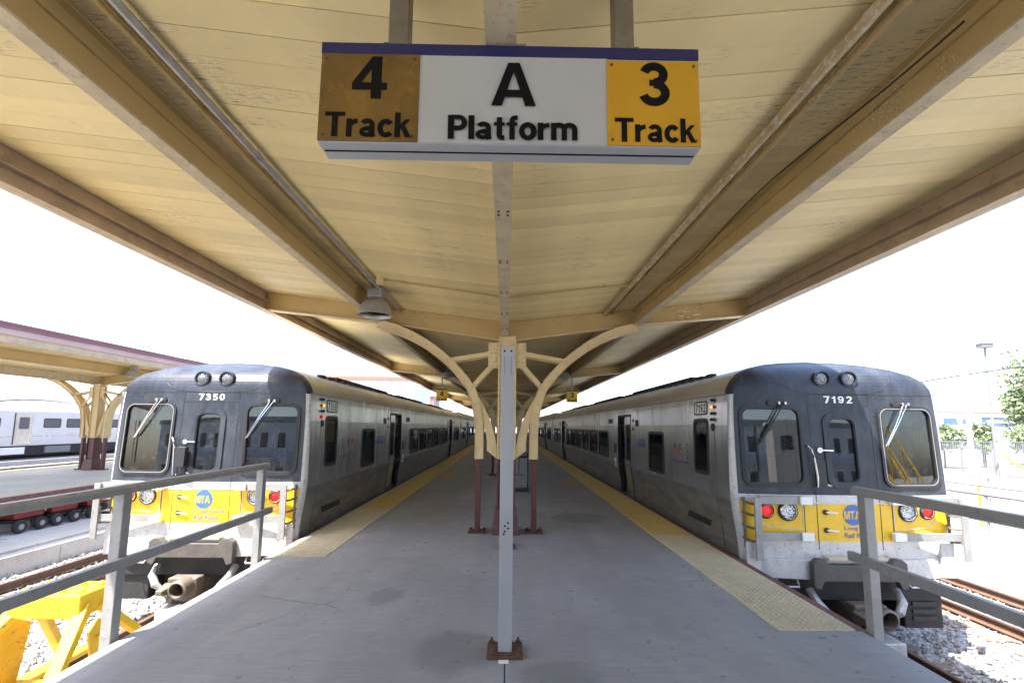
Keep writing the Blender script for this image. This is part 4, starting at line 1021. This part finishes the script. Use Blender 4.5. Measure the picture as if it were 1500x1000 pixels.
    # ---- gates: arms, uprights and folded springs at both corners
    for s in (-1, 1):
        open_ = (s == sp*-1)
        X1 = s*(1.60 if open_ else 1.36)
        up = MB().cbox((X1, -.07, .40), (.10, .03, .86)); gate = P(up, 'gate_upright', 'rail_paint', bev=.004)
        for z in (.79, .29):
            a, b_ = sorted((s*.72, X1 - s*.04)); MB().box(a, b_, -.05, -.02, z-.055, z+.055).build('gate_arm', 'rail_paint', gate, bev=.003)
            MB().cbox((s*.66, -.045, z), (.17, .07, .11)).build('hinge_box', 'white_paint', gate, bev=.006)
        gs = MB()
        for z in (.74, .58, .40, .22): gs.tube([(s*1.50, .10, z+.03), (s*1.44, .0, z), (X1, -.05, z-.01)], .018, 6)
        gs.tube([(s*1.49, .06, .12), (s*1.49, .06, .82)], .022, 6)
        gs.build('gate_spring', 'coupler_steel', gate)
        gbx = MB().box(*sorted((s*1.30, s*1.5)), .02, .2, -.29, .2); P(gbx, 'corner_box', 'front_silver', bev=.01)
        ho = MB().tube([(s*1.05, .1, -.32), (s*1.05, .0, -.40), (s*.8, -.02, -.40), (s*.78, .05, -.32)], .014, 6); P(ho, 'step_iron', 'front_silver')
    # ---- anticlimber, coupler and hoses
    an = MB(); pr = [(-.66,-.05),(-.59,.01),(-.50,.01),(-.42,-.07),(.42,-.07),(.50,.01),(.59,.01),(.66,-.05),(.66,-.37),(.57,-.40),(.52,-.29),(-.52,-.29),(-.57,-.40),(-.66,-.37)]
    an.prism(pr, 'y', -.15, -.045); P(an, 'anticlimber', 'anticlimber', bev=.012)
    P(MB().box(-.42, .42, -.12, .0, -.02, .02), 'end_step', 'tactile_pale', bev=.008)
    cpl = MB(); cpl.box(-.15, .15, -.10, 1.2, -.88, -.64)
    cpl.box(-.22, .22, -.28, -.08, -.90, -.55); cp_ = P(cpl, 'coupler', 'coupler_steel', bev=.02)
    q = MB().lathe([(.135,.0),(.135,-.22),(.105,-.24),(.095,-.20),(.09,.0)], 22, (.07, -.26, -.66), 'y', cap=False); q.build('coupler_ring', 'coupler_steel', cp_, smooth=True)
    q = MB().add([(-.26,-.26,-.78),(-.06,-.26,-.78),(-.06,-.26,-.62),(-.26,-.26,-.62),(-.22,-.52,-.73),(-.12,-.52,-.73),(-.12,-.52,-.66),(-.22,-.52,-.66)], [(0,1,2,3),(4,7,6,5),(0,4,5,1),(1,5,6,2),(2,6,7,3),(3,7,4,0)]); q.build('coupler_horn', 'coupler_steel', cp_, bev=.015)
    MB().box(-.20, .24, -.52, -.16, -1.10, -.93).build('electric_head', 'front_silver', cp_, bev=.012)
    MB().lathe([(.05,-.28),(.05,-.36)], 14, (-.12,0,-.84), 'y').build('air_port', 'coupler_steel', cp_)
    for s in (-1, 1):
        hs_ = MB().tube([(s*.62,.05,-.45),(s*.60,-.08,-.58),(s*.50,-.14,-.70),(s*.42,-.12,-.76)], [.05,.06,.055,.035], 10); hs_ = P(hs_, 'cable_sleeve', 'galvanised', smooth=True)
        MB().tube([(s*.42,-.12,-.76),(s*.34,-.14,-.86),(s*.20,-.2,-.88)], .02, 8).build('jumper_cable', 'rubber', hs_, smooth=True)
    uf = MB().box(-1.25, 1.25, .12, LEN, -.62, -.28); common.append(P(uf, 'underframe', 'underframe'))
    for y, L_ in ((7.2, 2.2), (10.2, 2.8), (13.6, 2.0), (16.2, 2.4)): common.append(P(MB().box(-1.38, 1.38, y, y+L_, -.98, -.60), 'equipment_box', 'underframe', bev=.02))
    P(MB().box(-1.2, 1.2, .5, .62, -1.02, -.45), 'pilot_beam', 'underframe', bev=.01)
    for s in (-1, 1):
        q = MB().box(*sorted((s*.82, s*1.38)), .16, .5, -1.02, -.42); P(q, 'equipment_case', 'underframe', bev=.02)
    for z in (-.88, -.78, -.68, -.58): P(MB().cbox((1.1, .15, z), (.34, .02, .06)), 'louvre', 'black_iron')
    # bogies
    for y in (3.4, 21.6):
        bo = MB()
        for s in (-1, 1): bo.prism([(y-1.7,-.78),(y-1.7,-.60),(y-.5,-.55),(y+.5,-.55),(y+1.7,-.60),(y+1.7,-.78),(y+.6,-.95),(y-.6,-.95)], 'x', s*1.02-.07, s*1.02+.07)
        bo.box(-1.0, 1.0, y-.25, y+.25, -.85, -.6); bo = P(bo, 'bogie', 'underframe', bev=.015); common.append(bo)
        for dy in (-1.05, 1.05):
            for s in (-1, 1): MB().lathe([(.42,s*.66),(.46,s*.66+s*-.0),(.44,s*.68),(.43,s*.78),(.30,s*.79),(.28,s*.76),(.10,s*.77),(.08,s*.80)], 28, (0, y+dy, -.83), 'x').build('wheel', 'rail_rust', bo, smooth=True)
            MB().lathe([(.08,-.7),(.08,.7)], 12, (0, y+dy, -.83), 'x').build('axle', 'rail_rust', bo)
    # interior
    it = MB()
    for s in (-1, 1): it.box(*sorted((s*1.36, s*1.30)), 2.0, LEN-.1, -.25, .80)
    it.box(-1.5, 1.5, .35, LEN-.05, -.30, -.06); it.box(-1.3, 1.3, .9, LEN-.05, 2.20, 2.24)
    it = MB().add([v for v in it.v], it.f); common.append(P(it, 'interior_lining', 'interior'))
    for y in (1.75, LEN-.12): 
        for s in (-1, 1): common.append(P(MB().box(*sorted((s*.4, s*1.48)), y, y+.04, -.05, 2.2), 'partition', 'interior_dark'))
    for i in range(12):
        y = 8.1 + i*.86
        for s in (-1, 1):
            a, b_ = sorted((s*.36, s*1.28)); common.append(P(MB().prism([(y, .30), (y+.52, .30), (y+.52, .42), (y+.11, .42), (y+.08, 1.12), (y, 1.12)], 'x', a, b_), 'seat', 'seat_blue'))
    for s in (-1, 1):
        common.append(P(MB().box(*sorted((s*.5, s*1.28)), 3.2, 3.34, .35, 1.25), 'folding_seat', 'seat_red', bev=.03))
        P(MB().box(*sorted((s*.5, s*1.42)), .30, .62, .2, .98), 'cab_console', 'interior_dark', bev=.03)
        P(MB().prism([(.95, .32), (1.40, .32), (1.40, 1.38), (1.27, 1.38), (1.25, .45), (.95, .45)], 'x', *sorted((s*.7, s*1.2))), 'cab_seat', 'interior_dark', bev=.03)
        P(MB().box(*sorted((s*.66, s*1.38)), .34, .36, 1.86, 2.10), 'sun_visor', 'interior', bev=.01)
    return t, common
def make_trailers(common, xc, y0, n, group, labels):
    proto = None
    for i in range(n):
        t = thing('railway_car', labels[i], 'train car', (xc, y0 + (i+1)*26.05 + (LEN if i % 2 == 0 else 0), ZR), group, rz=math.pi if i % 2 == 0 else 0)
        for o in common: copy_tree(o, t)
        ew = MB(); pr = [(-x, z) for x, z in PROF] + [(x, z) for x, z in PROF[::-1]]
        for y in (.18, LEN-.03): ew.prism([(x*.985, z*.99) for x, z in pr], 'y', y, y+.03)
        ew.build('end_wall', 'stainless_skirt', t, loc=(0, 0, Z12))
        rn = MB(); f = [(-x, z) for x, z in PROF if z >= 2.32] + [(x, z) for x, z in PROF[::-1] if z >= 2.32][1:]; m_ = len(f)
        rn.add([(x, .2, z) for x, z in f] + [(x, 1.06, z) for x, z in f], [(k, k+1, m_+k+1, m_+k) for k in range(m_-1)]); rn.build('roof_end', 'stainless_roof', t, smooth=True, loc=(0, 0, Z12))
        MB().box(-.5, .5, -.18, .2, -.1, 2.2).build('gangway', 'rubber', t, bev=.03, loc=(0, 0, Z12))
YR, YL = 6.65, 7.60
rt, rc = make_cab_car('railway_car', 'lead car 7192 of the right train, dark mask and yellow band', '7192', (XT, YR, ZR), 'cars of the right train', -1)
make_trailers(rc, XT, YR, 3, 'cars of the right train', ['second car of the right train, behind car 7192', 'third car of the right train along the platform', 'last visible car at the far end of the right train'])
lt, lc = make_cab_car('railway_car', 'lead car 7350 of the left train, dark mask and yellow band', '7350', (-XT, YL, ZR), 'cars of the left train', 1)
make_trailers(lc, -XT, YL, 3, 'cars of the left train', ['second car of the left train, behind car 7350', 'third car of the left train along the platform', 'last visible car at the far end of the left train'])

# ================================================================== END STOP (left track)
es = thing('bumping_post', 'yellow steel bumping post with sloping legs at the end of the left track', 'end stop', (-XT, 5.15, ZG))
def slab(a, b, w, h, side=Vector((1, 0, 0))):
    a, b = Vector(a), Vector(b); d = (b-a).normalized(); u = (side - d*side.dot(d)).normalized(); n = d.cross(u)
    vs = [p + u*sx*w/2 + n*sz*h/2 for p in (a, b) for sx, sz in ((-1,-1),(1,-1),(1,1),(-1,1))]
    return MB().add(vs, [(0,1,2,3),(7,6,5,4),(0,4,5,1),(1,5,6,2),(2,6,7,3),(3,7,4,0)])
hdm = MB().prism([(.02,1.17),(.55,1.17),(.55,1.38),(.30,1.42),(.02,1.42)], 'x', -.38, .38).build('head', 'bumper_yellow', es, bev=.02)
MB().box(-.36, .36, .55, .62, 1.10, 1.38).build('striking_face', 'bumper_yellow', hdm, bev=.02)
bl = MB()
for x in (-.30, -.1, .1, .30):
    for y in (.12, .38): bl.lathe([(.035,1.41),(.035,1.44),(.016,1.46)], 6, (x, y, 0))
bl.build('head_bolts', 'bumper_yellow', hdm)
for s in (-1, 1):
    lg = slab((s*.34, .30, 1.25), (s*.7175, 1.15, .24), .11, .08).build('front_leg', 'bumper_yellow', es, bev=.012)
    lg = slab((s*.34, .14, 1.28), (s*.7175, -.85, .24), .13, .09).build('back_leg', 'bumper_yellow', es, bev=.012)
    pl = MB().prism([(-.10,.22),(.30,.22),(.36,.60),(.42,1.0),(.12,1.16),(.02,1.05),(.10,.62)], 'x', s*.50-.014, s*.50+.014).build('side_plate', 'bumper_yellow', es, bev=.006)
    bb = MB()
    for y, z in ((.14,.95),(.32,.9),(.2,.6),(.05,.32),(.2,.32)): bb.lathe([(.03,s*.51),(.03,s*.54),(.015,s*.56)], 6, (0, y, z), 'x')
    bb.build('plate_bolts', 'bumper_yellow', pl)
    MB().box(s*.7175-.09, s*.7175+.09, -1.1, 1.5, .205, .27).build('rail_clamp', 'bumper_yellow', es, bev=.01)
MB().box(-.7, .7, -.15, .05, .25, .40).build('cross_beam', 'bumper_yellow', es, bev=.01)
slab((-.5, .3, .35), (.5, .3, .35), .12, .12, Vector((0, 1, 0))).build('cross_beam', 'bumper_yellow', es, bev=.01)

# ================================================================== SMALL THINGS ON THE LEFT
cart0 = None
for i, (y, lb) in enumerate(((12.2, 'nearest red low cart parked under the neighbouring platform'), (13.15, 'middle red low cart parked under the neighbouring platform'), (14.2, 'farthest red low cart parked under the neighbouring platform'))):
    if cart0 is None:
        ct = thing('track_cart', lb, 'cart', (-12.62, y, -.95), 'red carts under the platform'); cart0 = ct
        body = MB().prism([(-.36,.36),(.36,.36),(.42,.62),(-.42,.62)], 'x', -.38, .38).build('tray', 'cart_red', ct, bev=.015)
        MB().box(-.40, .40, -.44, .44, .60, .66).build('tray_rim', 'cart_red', body, bev=.01)
        MB().box(-.3, .3, -.38, .38, .26, .33).build('chassis', 'black_iron', ct)
        for x in (-.42, .42):
            for yy in (-.26, .26):
                w = MB().lathe([(.06,-.05),(.155,-.05),(.165,-.02),(.165,.02),(.155,.05),(.06,.05)], 20, (x, yy, .17), 'x').build('wheel', 'rubber', ct, smooth=True)
                MB().lathe([(.07,-.055),(.07,.055),(.03,.06)], 14, (x, yy, .17), 'x').build('rim', 'galvanised', w, smooth=True)
        MB().tube([(0,.40,.30),(0,.62,.22)], .02, 6).build('drawbar', 'black_iron', ct)
    else:
        c = copy_tree(cart0); c.location.y = y; c['label'] = lb
# far white train
def far_train():
    t = thing('distant_train', 'white and silver train standing far left beyond the tracks', 'train', (-36.5, 24, .0))
    MB().prism([(-1.6,.1),(-1.6,2.6),(-1.3,3.05),(-.5,3.2),(.5,3.2),(1.3,3.05),(1.6,2.6),(1.6,.1)], 'y', 0, 26).build('body', 'far_car', t, smooth=False, bev=.05)
    MB().box(-1.3, 1.3, .5, 25, -.62, .1).build('underframe', 'underframe', t)
    MB().box(1.595, 1.615, .2, 25.8, .75, .80).build('belt_rail', 'stainless', t)
    for k, y in enumerate([1.0, 2.8, 5.0, 6.7, 11.0, 12.8, 14.6, 16.4, 18.2, 22.2, 24.0]):
        w = MB(); ring(w, lambda u, v, o: (1.6+o, u, v), rrect(y, y+1.35, 1.38, 2.1, .12), rrect(y+.06, y+1.29, 1.44, 2.04, .1), -.01, .015); wo = w.build('window', 'gasket', t)
        p = MB(); plate(p, lambda u, v, o: (1.6+o, u, v), rrect(y+.03, y+1.32, 1.41, 2.07, .1), -.01, .004); p.build('pane', 'interior_dark', wo)
    for y in (9.0, 20.6):
        d = MB(); plate(d, lambda u, v, o: (1.6+o, u, v), [(y,.25),(y+1.2,.25),(y+1.2,2.4),(y,2.4)], -.01, .02); do = d.build('door', 'stainless', t)
        p = MB(); plate(p, lambda u, v, o: (1.6+o, u, v), rrect(y+.25, y+.95, 1.3, 2.15, .1), .0, .026); p.build('pane', 'interior_dark', do)
        MB().box(1.6, 1.625, y-.08, y-.02, .2, 2.45).build('door_post', 'gasket', t)
    for y in (3, 21):
        for dy in (-1, 1): MB().lathe([(.42,1.0),(.42,1.12),(.2,1.16)], 20, (0, y+dy, -.25), 'x').build('wheel', 'rail_rust', t)
    MB().box(1.25, 1.45, 7, 10, -.5, .0).build('equipment_case', 'white_paint', t); MB().box(1.25, 1.45, 11.5, 13.5, -.5, .0).build('equipment_case', 'grey_roof', t)
far_train()
# third rail cover boards by the far tracks
for x, lb in ((-22.4, 'white third rail cover board behind the neighbouring platform'), (-31.6, 'white third rail cover board in front of the far train')):
    t = thing('third_rail', lb, 'third rail', (x, 10, ZG), 'third rails'); MB().box(-.12, .12, 0, 70, .33, .37).build('cover_board', 'white_paint', t); MB().box(-.04, .04, 0, 70, .12, .26).build('rail', 'rail_rust', t)
    for k in range(18): MB().box(-.05, .05, k*4, k*4+.1, 0, .33).build('bracket', 'rail_rust', t)

# ================================================================== BUILDINGS AND FAR THINGS
def building(name, label, loc, dims, wall, roof, extra=None):
    t = thing(name, label, 'building', loc); w, d, h = dims
    MB().box(-w/2, w/2, 0, d, 0, h).build('wall', wall, t)
    MB().box(-w/2-.3, w/2+.3, -.3, d+.3, h, h+.5).build('roof', roof, t)
    return t
b1 = building('panel_building', 'pale blue panelled building with red roof edge behind the left train', (-18.3, 62, ZG), (11.2, 14, 9.3), 'pale_panel', 'brick_red')
for k in range(12): MB().box(-5.4+k*.95, -5.25+k*.95, -.08, 0, 1, 9.25).build('panel_rib', 'white_wall', b1)
b2 = building('brick_building', 'small reddish building between the left train roof and the canopy', (-21.4, 112, ZG), (6.7, 10, 10.4), 'brick_red', 'white_wall')
for k in range(3):
    w = MB().box(-2.9+k*2.1, -1.6+k*2.1, -.06, 0, 6.6, 9.2).build('window', 'interior_dark', b2); MB().box(-3.0+k*2.1, -1.5+k*2.1, -.12, 0, 6.4, 6.58).build('sill', 'white_wall', b2)
MB().box(3.36, 3.6, 0, 10, 2, 10.2).build('side_stair', 'grey_roof', b2)
b3 = building('white_hall', 'large white hall behind the far left train', (-82, 84, ZG), (80, 30, 15), 'white_wall', 'white_wall')
for k in range(20): MB().box(-39+k*4, -38.9+k*4, -.06, 0, 0, 15).build('panel_joint', 'grey_roof', b3)
for k in range(4): MB().box(-40, 40, -.05, 0, 3+k*3.2, 3.08+k*3.2).build('panel_joint', 'pale_panel', b3)
sh_ = thing('arched_shed', 'low dark arched roof shed behind the far left train', 'shed', (-62, 60, ZG))
MB().prism([(-9,0),(9,0),(9,3.6)] + [(9*math.cos(a), 3.6+2.4*math.sin(a)) for a in np.linspace(.1, math.pi-.1, 14)] + [(-9,3.6)], 'y', 0, 12).build('shell', 'white_wall', sh_)
MB().band([(9.2*math.cos(a), 3.6+2.5*math.sin(a)) for a in np.linspace(0, math.pi, 16)], [(9.5*math.cos(a), 3.6+2.9*math.sin(a)) for a in np.linspace(0, math.pi, 16)], 'y', -.3, 12).build('roof', 'grey_roof', sh_)
b4 = building('white_store', 'overexposed white building with a blue sign band at right', (70, 66, ZG), (46, 16, 5.6), 'white_wall', 'white_wall')
MB().box(-23, 23, -.36, -.31, 5.75, 6.0).build('red_cornice', 'brick_red', b4)
MB().box(-6.5, -1.2, -.1, 0, 3.9, 5.2).build('sign_board', 'white_paint', b4); MB().box(-6.2, -4.2, -.14, -.1, 4.1, 5.0).build('blue_sign', 'far_blue', b4)
MB().box(-3.4, -1.6, -.14, -.1, 4.2, 4.9).build('blue_sign', 'far_blue', b4); MB().box(-.4, 9, -.12, 0, 3.9, 5.2).build('blue_sign', 'far_blue', b4); MB().box(.2, 8.6, -.16, -.12, 4.4, 4.75).build('sign_stripe', 'white_paint', b4)
for k in range(7): MB().box(-20+k*6, -17+k*6, -.08, 0, .6, 2.6).build('window', 'interior_dark', b4)

def tree(name, label, loc, h, rx, rz, n, leaf=.22, group='trees on the right'):
    t = thing(name, label, 'tree', loc, group); tr = MB(); top = h*.55
    tr.tube([(0,0,0),(.05,.03,top*.5),(-.04,.05,top),(.1,0,h*.8)], [.16*h/6,.12*h/6,.08*h/6,.03], 8)
    for k in range(6):
        a = k*1.05+.3; tr.tube([(0,0,top*(.6+.07*k)),(rx*.5*math.cos(a),rx*.5*math.sin(a),top*(.9+.1*k)),(rx*.8*math.cos(a),rx*.8*math.sin(a),h*.6+.06*k*h)], [.06*h/6,.04*h/6,.015], 6)
    tr.build('trunk', 'bark', t, smooth=True)
    cl = rng.normal(size=(26,3)); cl /= np.linalg.norm(cl,axis=1)[:,None]; cl *= rng.uniform(.45,1,(26,1)); cl *= np.array([rx,rx,rz]); cl[:,2] += h-rz
    p = cl[rng.integers(0,26,n)] + rng.normal(size=(n,3))*np.array([rx,rx,rz])*.17
    a = rng.normal(size=(n,3)); a /= np.linalg.norm(a,axis=1)[:,None]; b2_ = np.cross(a, rng.normal(size=(n,3))); b2_ /= np.linalg.norm(b2_,axis=1)[:,None]
    s = leaf*rng.uniform(.5,1.2,(n,1)); V = np.stack([p-a*s, p+b2_*s*.5, p+a*s, p-b2_*s*.5],1).reshape(-1,3)
    F = np.arange(n*4).reshape(-1,4); me = bpy.data.meshes.new('crown'); me.from_pydata(V.tolist(), [], F.tolist()); me.materials.append(MATS['leaf']); link('crown', me, t)
    return t
tree('street_tree', 'tall leafy tree at the right picture edge', (50.2, 42, ZG), 10.4, 3.0, 4.2, 5200, .22)
tree('street_tree', 'round bush-like tree beside the right train roof corner', (38.5, 40, ZG), 3.9, 2.0, 1.3, 3000, .18)
tree('street_tree', 'narrow young tree between two round trees', (42.6, 40.5, ZG), 4.1, .8, 1.5, 1500, .16)
tree('street_tree', 'low wide tree under the blue sign band', (47.0, 39, ZG), 4.0, 2.3, 1.5, 3000, .18)
# fence, pole, wires
fc = thing('chain_fence', 'grey fence with top rail beyond the right tracks', 'fence', (0, 36, ZG))
MB().box(26, 60, -.03, .03, 2.35, 2.43).build('top_rail', 'far_steel', fc); MB().box(26, 60, -.03, .03, .1, .16).build('bottom_rail', 'far_steel', fc)
for k in range(14): MB().tube([(26+k*2.5, 0, 0), (26+k*2.5, 0, 2.5)], .04, 8).build('post', 'far_steel', fc)
wv = MB()
for k in range(230): wv.box(26+k*.148, 26+k*.148+.06, -.006, .006, .12, 2.38)
tag(wv.build('wire_mesh', 'far_steel', fc), None, None, kind='stuff')
pl = thing('lamp_post', 'slender light pole with a flat lamp head at right', 'street lamp', (34.5, 32.0, ZG))
MB().tube([(0,0,0),(0,0,9.2)], [.11,.07], 10).build('pole', 'far_steel', pl, smooth=True); MB().box(-.42, .42, -.25, .25, 9.2, 9.5).build('lamp_head', 'far_steel', pl, bev=.04); MB().box(-.5, .5, -.3, .3, 9.5, 9.62).build('lamp_hood', 'white_paint', pl, bev=.03)
wr = thing('overhead_wire', 'dark overhead cable rising to the right behind the right train', 'cable', (26, 30, 5.2))
MB().tube([(-3+k*1.0, 0, -1.1 + .215*k - .0035*k*k) for k in range(18)], .045, 6).build('cable', 'black_iron', wr)
# white timber utility pole
up = thing('utility_pole', 'pale pole crossing the blue sign band at right', 'pole', (27.6, 27, ZG)); MB().tube([(0,0,0),(.12,0,7.6)], [.13,.09], 10).build('shaft', 'white_paint', up, smooth=True); MB().cbox((.1,0,7.0), (1.4,.09,.1)).build('crossarm', 'white_paint', up)
# low walkway with white and yellow railings beyond the right kerb wall
wk = thing('walkway_ramp', 'white walkway with white and yellow railings beyond the right train', 'walkway', (12.6, 9.0, ZG))
MB().box(-1.0, 6.0, 0, 16, 0, .55).build('deck', 'pale_concrete', wk, bev=.02)
for j, x in enumerate((-.9, .9, 3.2)):
    for k in range(9): MB().tube([(x, .3+k*1.9, .55), (x, .3+k*1.9, 1.75)], .035, 8).build('post', 'walk_steel' if (k+j) % 3 else 'railing_yellow', wk)
    for z in (1.1, 1.72): MB().tube([(x, .3, z), (x, 15.5, z)], .045, 8).build('rail', 'walk_steel', wk)
MB().tube([(-.95, .3, 1.72), (-.95, -2.4, .5)], .04, 8).build('rail', 'walk_steel', wk); MB().tube([(-.95, .3, 1.1), (-.95, -2.2, .1)], .04, 8).build('rail', 'walk_steel', wk)
for k in range(5): MB().box(2.2+k*.3, 5.2, 3.0+k*.28, 3.3+k*.28, .55, .75+k*.18).build('step', 'white_paint', wk)
for x in (2.2, 5.2): MB().tube([(x, 2.9, 1.5), (x, 4.5, 2.5)], .035, 8).build('stair_rail', 'railing_yellow', wk)
# pale utility cabinets in a row on the walkway
for k, (x, y, h_, lb) in enumerate(((14.6, 12.6, 1.5, 'pale cabinet nearest the right train among the washed-out cabinets'), (15.9, 13.3, 1.35, 'middle pale cabinet on the walkway at right'), (17.2, 14.0, 1.6, 'tallest pale cabinet farthest right on the walkway'))):
    cb = thing('utility_cabinet', lb, 'cabinet', (x, y, ZG+.55), 'pale cabinets on the walkway')
    MB().box(-.5, .5, -.3, .3, 0, h_).build('housing', 'booth_wall', cb, bev=.02); MB().box(-.55, .55, -.35, .35, h_, h_+.06).build('lid', 'booth_wall', cb, bev=.01)
    for q in (-1, 1): MB().box(*sorted((q*.03, q*.44)), -.325, -.301, .15, h_-.12).build('door', 'far_car', cb)
    MB().box(-.3, .3, -.33, -.31, h_*.35, h_*.6).build('label_plate', 'interior_dark' if k == 1 else 'railing_yellow', cb)
# crew booth and yellow stair behind the camera: seen mirrored in the cab windows
bt = thing('crew_booth', 'pale crew booth beside the tracks behind the viewer', 'booth', (11.7, -12, ZG))
MB().box(-1.3, 1.3, -1.2, 1.2, 0, 5.4).build('wall', 'booth_wall', bt, bev=.02); MB().box(-1.45, 1.45, -1.35, 1.35, 5.4, 5.54).build('roof', 'white_paint', bt, bev=.02)
w = MB().box(-.6, .6, 1.19, 1.215, 4.0, 4.7).build('window', 'gasket', bt); MB().box(-.52, .52, 1.2, 1.222, 4.07, 4.63).build('pane', 'windscreen', w)
ys_ = thing('yellow_stair', 'yellow steel stair with railings behind the viewer', 'stair', (18.6, -2.6, ZG))
ys_.scale = (1.5, 1.5, 1.7)
for s in (0, 1.1):
    MB().tube([(s, 0, 1.0), (s, -2.6, 2.9)], .05, 8).build('handrail', 'railing_yellow', ys_); MB().tube([(s, 0, .1), (s, -2.6, 2.0)], .07, 8).build('stringer', 'railing_yellow', ys_)
    for k in range(4): MB().tube([(s, -k*.85, .1+k*.62), (s, -k*.85, 1.02+k*.62)], .04, 8).build('post', 'railing_yellow', ys_)
for k in range(8): MB().box(0, 1.1, -.3*k-.3, -.3*k, .12+.22*k, .16+.22*k).build('tread', 'railing_yellow', ys_)
hs = thing('reflection_backdrop', 'long pale building added unseen behind the viewer for the window reflections', 'building', (0, -46, ZG))  # unseen building, added to darken what the cab windows mirror
MB().box(-60, 60, -12, 0, 0, 9).build('wall', 'pale_panel', hs); MB().box(-60.5, 60.5, -12.5, .6, 9, 9.6).build('roof', 'grey_roof', hs)
MB().box(-60, 60, -.02, 2.2, 4.2, 4.45).build('awning', 'far_car', hs)
for k in range(24):
    w = MB().box(-57+k*4.9, -54.6+k*4.9, -.05, .06, 1.3, 3.6).build('window', 'white_paint', hs); MB().box(-56.85+k*4.9, -54.75+k*4.9, .05, .075, 1.45, 3.45).build('pane', 'interior_dark', w)
    w = MB().box(-57+k*4.9, -54.6+k*4.9, -.05, .06, 5.6, 7.8).build('window', 'white_paint', hs); MB().box(-56.85+k*4.9, -54.75+k*4.9, .05, .075, 5.75, 7.65).build('pane', 'interior_dark', w)
# grass tufts by the right rail and the end stop
def tuft(loc, n, r, h):
    p = rng.normal(size=(n,2))*r; a = rng.uniform(0,6.28,n); hh = h*rng.uniform(.4,1,n); V = []; F = []
    for i in range(n):
        dx, dy = math.cos(a[i])*.006, math.sin(a[i])*.006; lx, ly = rng.normal()*.05, rng.normal()*.05
        V += [(p[i,0]-dx, p[i,1]-dy, 0), (p[i,0]+dx, p[i,1]+dy, 0), (p[i,0]+lx, p[i,1]+ly, hh[i])]; F.append((3*i, 3*i+1, 3*i+2))
    return [(v[0]+loc[0], v[1]+loc[1], v[2]+loc[2]) for v in V], F
V, F = [], []
for loc, n, r, h in (((5.25, 6.15, ZG+.02), 420, .10, .22), ((5.45, 5.8, ZG+.02), 200, .08, .14), ((-5.5, 4.0, ZG+.02), 500, .35, .14), ((-5.9, 4.7, ZG+.02), 350, .25, .12), ((-4.4, 5.9, ZG+.02), 200, .12, .14), ((-6.0, 3.4, ZG+.02), 300, .3, .12)):
    v, f = tuft(loc, n, r, h); o = len(V); V += v; F += [tuple(i+o for i in q) for q in f]
me = bpy.data.meshes.new('grass'); me.from_pydata(V, [], F); me.materials.append(MATS['grass']); tag(link('grass', me), 'sparse green grass tufts growing in the ballast', 'grass', kind='stuff')
